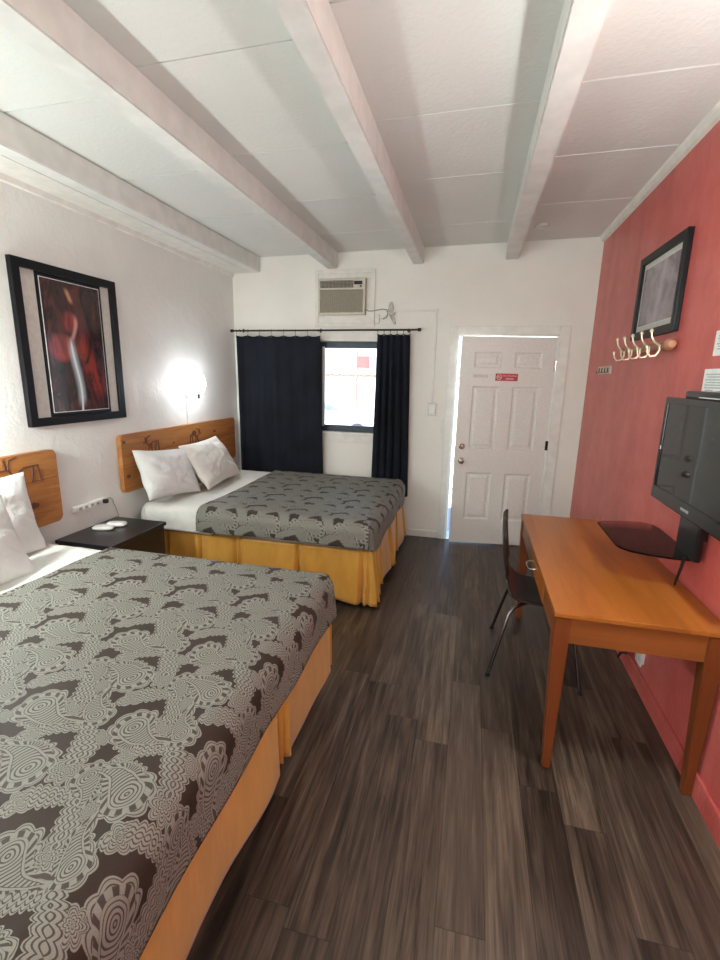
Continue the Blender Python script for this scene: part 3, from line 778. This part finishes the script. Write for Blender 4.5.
# ------------------------------------------------------------------ framed pictures
def canyon():
    M = Mat('canyon_print', (.1, .02, .02), .12)
    uv = M.coord('UV'); u, v, _ = M.xyz(uv)
    n = M.noise(M.coord('UV', (2.2, 1.2, 1), (0, 0, .5)), 2.2, 5, .55, 1.6); n2 = M.noise(M.coord('UV', (3, .8, 1), (0, 0, -.4)), 2.5, 4, .5, 1.2)
    base = M.ramp(n, (.3, (.012, .008, .010)), (.5, (.045, .016, .018)), (.62, (.10, .03, .03)), (.8, (.05, .02, .02)))
    # red folds left and right of the shaft
    l = ((u-.24)*(u-.24)*14.0+(v-.50)*(v-.50)*60.0).step(1., .25)*n2.step(.3, .55)
    r = ((u-.72+(v-.35)*.5).abs()).step(.24, .04)*v.step(.66, .5)*v.step(.06, .2)*n.step(.35, .6)
    top = ((u-.42-(v-.72)*-.3)*(u-.42)*40.0+(v-.70)*(v-.70)*90.0).step(1., .2)*n2.step(.35, .6)
    col = M.mix(l*.8, base, (.36, .045, .03)); col = M.mix(r*.8, col, (.33, .04, .025)); col = M.mix(top*.75, col, (.30, .05, .05))
    cx_ = .44+((v*9.0).sin()*.03)+(.5-v)*.10
    sh = (u-cx_).abs()
    beam = sh.step(.10, .015)*v.step(.62, .45)*v.step(.0, .12)
    col = M.mix(beam*.8, col, (.42, .50, .55))
    core = sh.step(.028, .006)*v.step(.6, .5)
    col = M.mix(core*.9, col, (.75, .78, .8))
    up = (u-.46-((v-.6)*14.0).sin()*.06).abs().step(.05, .01)*v.step(.52, .6)*v.step(.78, .7)
    col = M.mix(up*.8, col, (.60, .28, .25))
    tp = (u-.44+(v-.9)*.7).abs().step(.06, .0)*v.step(.83, .88)*v.step(.97, .92); col = M.mix(tp*.8, col, (.65, .30, .16))
    M.color(col); return M.m
def hazy():
    M = Mat('hazy_print', (.2, .15, .17), .15); uv = M.coord('UV'); u, v, _ = M.xyz(uv)
    n = M.noise(M.coord('UV', (1.5, 1, 1)), 3, 6, .65, 1.)
    col = M.ramp(n, (.3, (.12, .095, .115)), (.5, (.25, .205, .235)), (.7, (.40, .33, .37)))
    b = (u-.55-(v-.5)*.12).abs().step(.10, .02); col = M.mix(b*.6, col, (.50, .40, .45))
    b2 = (u-.3).abs().step(.05, .0)*v.step(.8, .5); col = M.mix(b2*.4, col, (.42, .33, .38))
    M.color(col); return M.m
M_MAT = simple('cream_mat_board', (.60, .585, .54), .6)
def picture(wall, a0, a1, z0, z1, fw, label, kind, thick=.035):
    """wall: x of wall face, +1 means projecting +x"""
    x, s = wall
    t = thing('framed_picture', label, 'picture', (x, (a0+a1)/2, z0))
    def bx(g, d0, d1, p0, p1, q0, q1, bev=0.): g.box((min(x+s*d0, x+s*d1), p0, q0), (max(x+s*d0, x+s*d1), p1, q1), bev)
    g = G(); e = .004
    bx(g, .001, thick, a0, a1, z0, z0+fw, .004); bx(g, .001, thick, a0, a1, z1-fw, z1, .004)
    bx(g, .001, thick, a0, a0+fw, z0+fw-.004, z1-fw+.004, .004); bx(g, .001, thick, a1-fw, a1, z0+fw-.004, z1-fw+.004, .004); g.build('frame', M_BLACKFR, t)
    g = G(); bx(g, .002, .012, a0+fw-.002, a1-fw+.002, z0+fw-.002, z1-fw+.002); mt = g.build('mat_board', M_MAT, t)
    def quad(name, p0, p1, q0, q1, d, mat, par):
        g = G(); lay = g.b.loops.layers.uv.verify()
        vs = [g.b.verts.new((x+s*d, p, q)) for p, q in ((p0, q0), (p1, q0), (p1, q1), (p0, q1))]
        f = g.b.faces.new(vs)
        uvs = [(0, 0), (1, 0), (1, 1), (0, 1)]
        if s < 0: uvs = [(1, 0), (0, 0), (0, 1), (1, 1)]
        for l, c in zip(f.loops, uvs): l[lay].uv = c
        r = bmesh.ops.extrude_face_region(g.b, geom=[f]); vv = [q for q in r['geom'] if isinstance(q, bmesh.types.BMVert)]
        bmesh.ops.translate(g.b, verts=vv, vec=(-s*.001, 0, 0)); return g.build(name, mat, par)
    if kind == 'canyon':
        W_ = a1-a0
        p0, p1 = a0+fw+.105, a1-fw-.075
        g = G(); bx(g, .012, .0145, p0, p1, z0+fw-.002, z1-fw+.002); g.build('inner_border', M_BLACKFR, t)
        g = G(); bx(g, .0145, .016, p0+.022, p1-.018, z0+fw+.022, z1-fw-.022); g.build('white_line', M_WHITEPL, t)
        quad('print', p0+.027, p1-.023, z0+fw+.027, z1-fw-.027, .0172, canyon(), t)
    else:
        g = G(); bx(g, .012, .0135, a0+fw+.03, a1-fw-.03, z0+fw+.03, z1-fw-.03); g.build('white_line', M_WHITEPL, t)
        quad('print', a0+fw+.034, a1-fw-.034, z0+fw+.034, z1-fw-.034, .0148, hazy(), t)
    return t
picture((XL, 1), 2.19, 2.965, 1.31, 2.25, .05, 'large black framed canyon picture on the white wall', 'canyon')
picture((XR, -1), 2.80, 3.49, 1.908, 2.40, .045, 'black framed hazy grey picture on the red wall above the coat hooks', 'hazy', .03)

# coat hook rail
t = thing('coat_hook_rail', 'round wooden hook rail with five curled cream hooks on the red wall', 'hook rail', (XR, 3.23, 1.83))
g = G(); g.lathe([(.001, 2.765), (.018, 2.767), (.028, 2.78), (.033, 2.80), (.028, 2.82), (.02, 2.83), (.02, 3.58), (.028, 3.59), (.001, 3.60)], (XR-.03, 0, 1.842), 'Y', 20)
g.build('rail', wood('pinkish_wood', (.42, .19, .11), (.5, .25, .15), (.34, .14, .08), 1, .35, 3.), t, True)
M_HOOK = simple('cream_brass', (.72, .62, .45), .28, .6)
for k in range(5):
    y = 2.865+k*.155
    pts = [(.012, .02), (.05, .045), (.075, .07), (.078, .085)]
    g = G(); xw = XR-.048
    g.tube([(XR-.02, y, 1.84), (xw-.01, y, 1.842), (xw-.035, y, 1.86), (xw-.05, y, 1.885), (xw-.055, y, 1.912)], [.006, .006, .0055, .005, .005], 8)
    g.tube([(xw-.006, y, 1.842), (xw-.004, y, 1.815), (xw-.02, y, 1.788), (xw-.045, y, 1.784), (xw-.062, y, 1.805), (xw-.066, y, 1.83)], [.006, .006, .006, .0055, .005, .005], 8)
    g.lathe([(.001, -.011), (.008, -.008), (.011, 0), (.008, .008), (.001, .011)], (xw-.055, y, 1.916), 'Z', 12)
    g.lathe([(.001, -.009), (.007, -.006), (.009, 0), (.007, .006), (.001, .009)], (xw-.066, y, 1.834), 'Z', 12)
    g.build('hook', M_HOOK, t, True)
# key strip on the red wall
t = thing('key_strip', 'small pale strip with dark marks on the red wall near the corner', 'wall strip', (XR, 4.10, 1.70))
g = G().box((XR-.012, 3.93, 1.705), (XR, 4.30, 1.765), .004); g.build('plate', simple('beige_plate', (.62, .52, .44), .4), t)
for k in range(4):
    g = G(); y = 3.99+k*.085; g.box((XR-.016, y, 1.715), (XR-.011, y+.018, 1.752), .002); g.tube([(XR-.014, y+.01, 1.72), (XR-.03, y+.012, 1.712), (XR-.034, y+.012, 1.728)], .003, 6); g.build('hook', M_IRON, t)

# papers
def paper(y0, y1, z0, z1, d, label, lines):
    t = thing('notice_paper', label, 'paper', (XR-d, (y0+y1)/2, z0))
    g = G().box((XR-d-.0015, y0, z0), (XR-d, y1, z1)); g.build('sheet', simple('white_paper', (.82, .82, .80), .6), t)
    g = G(); n = lines
    for k in range(n):
        z = z1-.02-(z1-z0-.04)*k/n
        g.box((XR-d-.0019, y0+.02, z-.006), (XR-d-.0014, y1-.02-.03*random.random(), z))
    g.build('printed_lines', simple('grey_print', (.45, .48, .46), .6), t); return t
paper(2.12, 2.385, 1.765, 1.87, .0, 'white notice paper on the red wall, the upper of two', 6)
paper(2.08, 2.40, 1.58, 1.71, .012, 'white notice paper on the red wall, the lower one just above the television', 8)

# ------------------------------------------------------------------ desk
dx0, dx1, dy0, dy1, dz = .375, .981, 1.82, 3.235, .752
t = thing('desk', 'orange wood desk along the red wall with tapered legs', 'desk', ((dx0+dx1)/2, (dy0+dy1)/2, 0))
g = G().box((dx0, dy0, dz-.022), (XR-.003, dy1, dz), .004); g.build('desktop', M_DESK, t)
g = G().box((dx0+.05, dy0+.012, dz-.135), (dx1-.05, dy0+.032, dz-.022), .002); g.build('apron', M_APRON, t)
g = G().box((dx0+.05, dy1-.032, dz-.135), (dx1-.05, dy1-.012, dz-.022), .002); g.build('apron', M_APRON, t)
g = G().box((dx1-.03, dy0+.05, dz-.135), (dx1-.012, dy1-.05, dz-.022), .002); g.build('apron', M_APRON, t)
g = G(); g.box((dx0+.012, dy0+.05, dz-.135), (dx0+.03, 2.16, dz-.022), .002); g.box((dx0+.012, 2.90, dz-.135), (dx0+.03, dy1-.05, dz-.022), .002); g.box((dx0+.012, 2.16, dz-.04), (dx0+.03, 2.90, dz-.022)); g.build('apron', M_APRON, t)
g = G(); g.box((dx0+.008, 2.165, dz-.132), (dx0+.026, 2.895, dz-.044), .003); g.box((dx0+.026, 2.19, dz-.13), (dx0+.45, 2.87, dz-.06), .002); dr = g.build('drawer', M_DESK, t)
g = G(); hz = dz-.085; g.tube([(dx0+.010, 2.46, hz), (dx0-.012, 2.462, hz-.004), (dx0-.024, 2.475, hz-.008), (dx0-.028, 2.52, hz-.01), (dx0-.024, 2.565, hz-.008), (dx0-.012, 2.578, hz-.004), (dx0+.010, 2.58, hz)], .005, 10); g.build('handle', M_CHROME, dr, True)
def tleg(cx, cy, sx, sy, tx=1.):
    g = G(); top, bot = .062, .034; b = g.b
    ox, oy = cx, cy     # outer corner at the top; tapers inward on the outer faces
    def ring(w, z, sh): 
        a = ox+sx*sh*tx; c = oy+sy*sh
        return [b.verts.new((a, c, z)), b.verts.new((a+sx*w, c, z)), b.verts.new((a+sx*w, c+sy*w, z)), b.verts.new((a, c+sy*w, z))]
    R0 = ring(top, dz-.022, 0.); R1 = ring(top, dz-.14, 0.); R2 = ring(bot, 0, .024)
    for A, B_ in ((R0, R1), (R1, R2)):
        for k in range(4): b.faces.new((A[k], A[(k+1) % 4], B_[(k+1) % 4], B_[k]))
    b.faces.new(R0); b.faces.new(R2[::-1])
    bmesh.ops.recalc_face_normals(b, faces=b.faces)
    bmesh.ops.bevel(b, geom=list(b.edges), offset=.004, segments=2, affect='EDGES')
    return g.build('leg', M_DESKLEG, t)
tleg(dx0+.004, dy0+.004, 1, 1); tleg(dx1, dy0+.004, -1, 1, 0.); tleg(dx0+.004, dy1-.004, 1, -1); tleg(dx1, dy1-.004, -1, -1, 0.)

# outlet and black cord under the desk
t = thing('wall_outlet', 'white outlet on the red wall under the desk', 'outlet', (XR, 2.63, .12))
g = G().box((XR-.022, 2.52, .15), (XR-.013, 2.60, .27), .003); g.box((XR-.013, 2.53, .16), (XR, 2.59, .26)); g.build('plate', M_WHITEPL, t)
for z in (.185, .235):
    g = G().box((XR-.024, 2.545, z-.012), (XR-.021, 2.575, z+.012), .002); g.build('socket', simple('outlet_socket', (.55, .54, .5), .4), t)
g = G(); g.tube([(XR-.03, 2.56, .24), (XR-.05, 2.62, .235), (XR-.05, 2.68, .19), (XR-.045, 2.66, .14), (XR-.04, 2.74, .15), (XR-.04, 2.80, .22), (XR-.035, 2.84, .30), (XR-.025, 2.85, .5), (XR-.012, 2.85, .70)], .006, 8)
g.tube([(XR-.045, 2.66, .14), (XR-.05, 2.72, .11), (XR-.05, 2.76, .06), (XR-.04, 2.80, .03)], .006, 8)
single(g, 'cable', M_BLACKPL, 'black cord curling below the outlet under the desk', 'cord', (XR-.04, 2.8, .03), True)

# ------------------------------------------------------------------ television on its stand
tvx = .895; ty0, ty1, tz0, tz1 = 1.76, 2.535, 1.095, 1.583
t = thing('television', 'black flat television facing the beds above the desk', 'television', (tvx+.04, (ty0+ty1)/2, tz0))
g = G(); bw = .028
g.box((tvx, ty0, tz0), (tvx+.03, ty1, tz0+.062), .006); g.box((tvx, ty0, tz1-bw), (tvx+.03, ty1, tz1), .006)
g.box((tvx, ty0, tz0+.055), (tvx+.03, ty0+bw, tz1-bw+.005), .006); g.box((tvx, ty1-bw, tz0+.055), (tvx+.03, ty1, tz1-bw+.005), .006); g.build('bezel', simple('glossy_black_bezel', (.008, .008, .009), .14), t)
g = G().box((tvx+.006, ty0+bw-.003, tz0+.058), (tvx+.02, ty1-bw+.003, tz1-bw+.003)); g.build('screen', simple('dark_screen', (.008, .009, .010), .035), t)
g = G(); g.box((tvx+.02, ty0+.004, tz0+.004), (tvx+.05, ty1-.004, tz1-.004), .008); g.box((tvx+.045, ty0+.08, tz0+.06), (tvx+.075, ty1-.08, tz1-.08), .015); g.build('back_shell', M_BLACKPL, t)
g = G().box((tvx-.0012, 2.11, tz0+.024), (tvx+.001, 2.185, tz0+.036)); g.build('maker_plate', simple('grey_badge', (.28, .28, .28), .3), t)
g = G().box((tvx-.001, 2.505, 1.335), (tvx+.002, 2.512, 1.352)); g.build('side_mark', M_WHITEPL, t)
t = thing('television_stand', 'black television stand column with a smoked glass shelf over the desk', 'stand', (.955, 2.2, .91))
g = G(); g.box((.948, 2.115, .91), (.974, 2.305, 1.15), .006); g.box((.974, 2.13, 1.0), (XR-.001, 2.29, 1.35), .004); g.build('column', simple('gloss_black_column', (.01, .01, .012), .18), t)
gp = [(.693, 2.62), (.690, 2.27), (.70, 2.235), (.735, 2.195), (.80, 2.17), (.897, 2.15), (.955, 2.15), (.98, 2.165), (.987, 2.20), (.987, 2.60), (.975, 2.67), (.93, 2.70), (.83, 2.69), (.72, 2.655)]
g = G().prism(gp, 'Z', .902, .910, .002); g.build('glass_shelf', M_TINT, t)
g = G(); g.tube([(.945, 2.19, .905), (.945, 2.20, .86), (.945, 2.22, .80), (.945, 2.235, dz+.002)], [.008, .007, .006, .004], 8); g.build('drop_rod', M_BLACKPL, t, True)
t = thing('cable_box', 'flat black cable box on top of the television', 'cable box', (.94, 2.16, tz1))
g = G().box((.905, 1.98, tz1+.001), (.985, 2.36, tz1+.032), .01, seg=3); g.build('case', M_BLACKPL, t, True)
g = G().box((.9035, 2.0, tz1+.006), (.906, 2.22, tz1+.010)); g.build('light_strip', M_WHITEPL, t)
g = G(); g.tube([(.93, 2.0, tz1+.036), (.94, 2.1, tz1+.045), (.93, 2.17, tz1+.036)], .004, 6); single(g, 'cord', M_WHITEPL, 'short white cable lying on the cable box above the television', 'cord', (.93, 2.1, tz1+.033), True)

# ------------------------------------------------------------------ chair (local: faces +x, origin on the floor under the seat centre)
ch = thing('chair', 'black plywood chair with chrome legs pushed in at the desk', 'chair', (.455, 2.70, 0), math.radians(-4.5))
prof = [(-.235, .885), (-.232, .80), (-.222, .70), (-.207, .60), (-.190, .53), (-.170, .482), (-.140, .452), (-.10, .441), (-.02, .436), (.08, .436), (.15, .440), (.19, .436), (.21, .424)]
def prof_at(q):
    L = [0]; 
    for a, b in zip(prof, prof[1:]): L.append(L[-1]+math.hypot(a[0]-b[0], a[1]-b[1]))
    d = q*L[-1]
    for i in range(len(L)-1):
        if d <= L[i+1]+1e-9:
            k = (d-L[i])/(L[i+1]-L[i]); return (prof[i][0]+(prof[i+1][0]-prof[i][0])*k, prof[i][1]+(prof[i+1][1]-prof[i][1])*k, d/L[-1])
    return (*prof[-1], 1)
def shell(u, v):
    x, z, q = prof_at(u); a = v*2-1
    w = .195 if q > .5 else .195-.035*math.exp(-((q-.42)/.07)**2)*1.6
    if q < .12: w *= (1-((.12-q)/.12)**2.4*.45)
    if q > .93: w *= (1-((q-.93)/.07)**2.4*.3)
    hollow = .018*(a*a) if q < .4 else .006*(a*a)
    if q < .45: return (x+hollow, a*w, z-.0*abs(a))
    return (x, a*w, z+hollow)
g = G().grid(shell, 60, 22)
M_PLY = simple('black_brown_plywood', (.022, .012, .010), .3)
o = g.build('seat_shell', M_PLY, ch, True, world=False)
md = o.modifiers.new('s', 'SOLIDIFY'); md.thickness = .011; md.offset = 0
for sy in (1, -1):
    g = G(); g.tube([(-.02, sy*.03, .415), (-.06, sy*.13, .418), (-.10, sy*.165, .415), (-.135, sy*.185, .40), (-.16, sy*.20, .365), (-.20, sy*.235, .20), (-.245, sy*.27, .008)], .0095, 12); l = g.build('leg', M_STEEL, ch, True, world=False)
    g = G(); g.tube([(-.243, sy*.268, .02), (-.247, sy*.272, 0)], .013, 12); g.build('foot_cap', M_BLACKPL, l, True, world=False)
    g = G(); g.tube([(.02, sy*.03, .415), (.08, sy*.13, .418), (.12, sy*.165, .415), (.15, sy*.185, .40), (.17, sy*.20, .365), (.20, sy*.235, .20), (.235, sy*.27, .008)], .0095, 12); l = g.build('leg', M_STEEL, ch, True, world=False)
    g = G(); g.tube([(.233, sy*.268, .02), (.237, sy*.272, 0)], .013, 12); g.build('foot_cap', M_BLACKPL, l, True, world=False)
g = G().lathe([(.001, .405), (.07, .405), (.07, .418), (.001, .428)], (0, 0, 0), 'Z', 20); g.build('mounting_plate', M_STEEL, ch, True, world=False)

# ------------------------------------------------------------------ curtains
RY, RZ = D-.085, 2.085
t = thing('curtain_rod', 'thin black curtain rod across the window', 'curtain rod', (-1.58, RY, RZ))
g = G().tube([(-2.50, RY, RZ-.005), (-.56, RY, RZ+.005)], .0085, 12); g.build('pole', M_IRON, t, True)
for x in (-2.51, -.55):
    g = G().lathe([(.001, -.02), (.012, -.018), (.017, 0), (.012, .018), (.001, .02)], (x, RY, RZ+(-.005 if x < -2 else .005)), 'X', 16); g.build('finial', M_IRON, t, True)
for x in (-2.42, -1.56, -.66):
    g = G(); g.box((x-.007, D-.012, RZ-.015), (x+.007, D-.0, RZ+.022), .002); g.tube([(x, D-.01, RZ), (x, RY, RZ)], .006, 8); g.tube([(x, RY+.012, RZ-.012), (x, RY-.012, RZ-.008), (x, RY-.013, RZ+.01)], .004, 6); g.build('bracket', M_IRON, t, True)
def curtain(x0, x1, zt, zb, folds, amp, label, seed, bot_shift, rings, zb2=None):
    zb2 = zb if zb2 is None else zb2
    root = thing('curtain', label, 'curtain', ((x0+x1)/2, RY, zt))
    def fn(u, v):
        x = x0+(x1-x0)*u + bot_shift(u)*v
        a = amp*(.35+.65*min(1, v*3+.2))
        ph = u*folds*2*PI+seed+.8*nz(u*3, seed)
        y = RY-.004+a*math.sin(ph)*(.7+.5*nz(u*5, v*1.2, seed))+.006*nz(u*9, v*4, seed)
        y = min(y, D-.043)
        zz = zt-.012*abs(math.sin(u*PI*(rings-1)))+((zb+(zb2-zb)*u)-zt)*v
        return (x+amp*.5*math.cos(ph)*v, y, zz)
    g = G().grid(fn, 170, 60); c = g.build('cloth', M_CURT, root, True)
    m_ = c.modifiers.new('s', 'SOLIDIFY'); m_.thickness = .003; m_.offset = 0
    for k in range(rings):
        u = (k+.02)/(rings-1+.04); x = x0+(x1-x0)*u; p = fn(u, 0)
        g = G(); g.tube([(x, RY+.014*math.cos(q), RZ-.004+.014*math.sin(q)) for q in [2*PI*j/14 for j in range(15)]], .0016, 6)
        g.tube([(x, RY, RZ-.018), (x, p[1], p[2]-.012)], .002, 6); g.box((x-.005, p[1]-.005, p[2]-.02), (x+.005, p[1]+.005, p[2]-.002), .001)
        g.build('ring_clip', M_STEEL, root, True)
    return root
curtain(-2.465, -1.54, 2.035, .58, 6, .016, 'wide flat dark curtain panel left of the visible window', .6, lambda u: .03*u-.0, 8)
curtain(-.955, -.635, 2.055, .50, 5, .026, 'narrow gathered dark curtain to the right of the window', 2.2, lambda u: -.02+.07*u, 6, .45)

# ------------------------------------------------------------------ air conditioner with its surround
t = thing('air_conditioner', 'beige through-wall air conditioner above the window', 'air conditioner', (-1.335, D, 2.23))
ax0, ax1, az0, az1 = -1.575, -1.095, 2.235, 2.575
g = G(); frame_rect(g, -1.62, -1.005, 2.125, 2.66, .035, D-.022, D, .004); frame_rect(g, -1.59, -1.035, 2.155, 2.63, .055, D-.012, D, .003); g.build('wood_surround', M_TRIM, t)
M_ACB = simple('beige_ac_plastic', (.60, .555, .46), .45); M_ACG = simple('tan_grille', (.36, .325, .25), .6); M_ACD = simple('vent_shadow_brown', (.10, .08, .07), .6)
AY = D-.06
g = G(); frame_rect(g, ax0, ax1, az0, az1, .022, AY, D, .005); g.box((ax0+.02, AY+.02, az0+.02), (ax1-.02, D, az1-.02)); g.box((ax0+.02, AY+.002, az1-.105), (ax1-.02, AY+.03, az1-.088), .003)
g.box((ax1-.12, AY+.002, az1-.095), (ax1-.02, AY+.03, az1-.02), .002); g.build('case', M_ACB, t)
g = G(); g.box((ax0+.022, AY+.012, az0+.022), (ax1-.022, AY+.022, az1-.105))
for k in range(26):
    z = az0+.03+k*.0078
    g.box((ax0+.026, AY+.006, z), (ax1-.026, AY+.014, z+.003))
for k in range(22):
    x = ax0+.03+k*.0195; g.box((x, AY+.005, az0+.024), (x+.003, AY+.013, az1-.107))
g.build('intake_grille', M_ACG, t)
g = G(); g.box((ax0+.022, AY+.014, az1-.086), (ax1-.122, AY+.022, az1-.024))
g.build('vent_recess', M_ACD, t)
g = G()
for k in range(5): g.box((ax0+.022, AY+.004, az1-.08+k*.012), (ax1-.122, AY+.016, az1-.076+k*.012))
for k in range(9): x = ax0+.03+k*.038; g.box((x, AY+.006, az1-.086), (x+.003, AY+.016, az1-.024))
g.build('vent_louvres', M_ACG, t)
g = G(); g.box((ax1-.112, AY-.001, az1-.062), (ax1-.03, AY+.004, az1-.03), .001); g.build('control_display', M_BLACKPL, t)
g = G(); g.lathe([(.009, 0), (.009, -.01), (.001, -.012)], (ax1-.045, AY+.002, az1-.078), 'Y', 14); g.build('dial', M_ACD, t, True)
M_CORDW = simple('pale_cord', (.60, .57, .52), .5)
g = G(); g.tube([(ax1-.004, D-.035, az0+.05), (-1.05, D-.03, 2.268), (-1.0, D-.025, 2.275), (-.93, D-.02, 2.288), (-.885, D-.02, 2.283), (-.87, D-.03, 2.25), (-.88, D-.03, 2.215), (-.92, D-.025, 2.195)], .0045, 8); 
g.build('power_cord', simple('grey_power_cord', (.3, .28, .25), .5), t, True)
g = G()
for (cx_, cz_, rx_, rz_, a0) in ((-.84, 2.30, .022, .05, 0), (-.82, 2.20, .025, .05, 1), (-.85, 2.24, .018, .04, 2), (-.83, 2.26, .012, .075, 2.5)):
    g.tube([(cx_+rx_*math.cos(q+a0), D-.028-.012*math.sin(q*2), cz_+rz_*math.sin(q)) for q in [2*PI*j/22 for j in range(23)]], .0045, 8)
g.box((-.87, D-.04, 2.235), (-.80, D-.012, 2.255), .004)
single(g, 'cord_bundle', M_CORDW, 'pale cord looped in a bundle on the wall above the window end', 'cord', (-.83, D, 2.2), True)
g = G(); g.box((-1.0, D-.03, 2.16), (-.955, D, 2.24), .004); g.box((-.955, D-.02, 2.20), (-.90, D, 2.225), .003)
single(g, 'junction_box', M_TRIM, 'small white junction box beside the lower corner of the air conditioner surround', 'junction box', (-.98, D, 2.16))
g = G(); g.box((-.80, D-.014, 2.262), (-.395, D, 2.282), .003); g.box((-.41, D-.014, 1.38), (-.39, D, 2.282), .003); g.box((-.415, D-.016, 2.255), (-.385, D, 2.288), .003)
single(g, 'cable_raceway', M_TRIM, 'white surface cable channel running over and down the back wall to the switch', 'cable channel', (-.4, D, 1.38))
t = thing('light_switch', 'metal-edged light switch at the end of the cable channel', 'light switch', (-.395, D, 1.27))
g = G().box((-.435, D-.03, 1.275), (-.355, D, 1.395), .004); g.build('plate', simple('grey_switch_box', (.42, .40, .37), .35, .5), t)
g = G().box((-.418, D-.036, 1.30), (-.372, D-.028, 1.37), .003); g.build('rocker', M_WHITEPL, t)
t = thing('light_switch', 'plain white light switch low beside the door frame', 'light switch', (-.268, D, 1.11))
g = G().box((-.305, D-.006, 1.115), (-.262, D, 1.225), .003); g.build('plate', M_TRIM, t)
g = G().box((-.290, D-.014, 1.155), (-.278, D-.005, 1.182), .002); g.build('toggle', M_WHITEPL, t)

GR = {'bed': 'beds side by side', 'bedspread': 'paisley bedspreads', 'bed_sheet': 'white sheets on the beds', 'pillow': 'pillows at the headboards',
      'headboard': 'pine headboards on the left wall', 'wall_lamp': 'glowing wall lamps', 'framed_picture': 'black framed pictures', 'remote_control': 'white remotes on the nightstand',
      'notice_paper': 'notices on the red wall', 'light_switch': 'light switches beside the door', 'curtain': 'dark curtains on the rod'}
for o in COL.objects:
    k = o.name.split('.')[0]
    if o.parent is None and k in GR: o['group'] = GR[k]
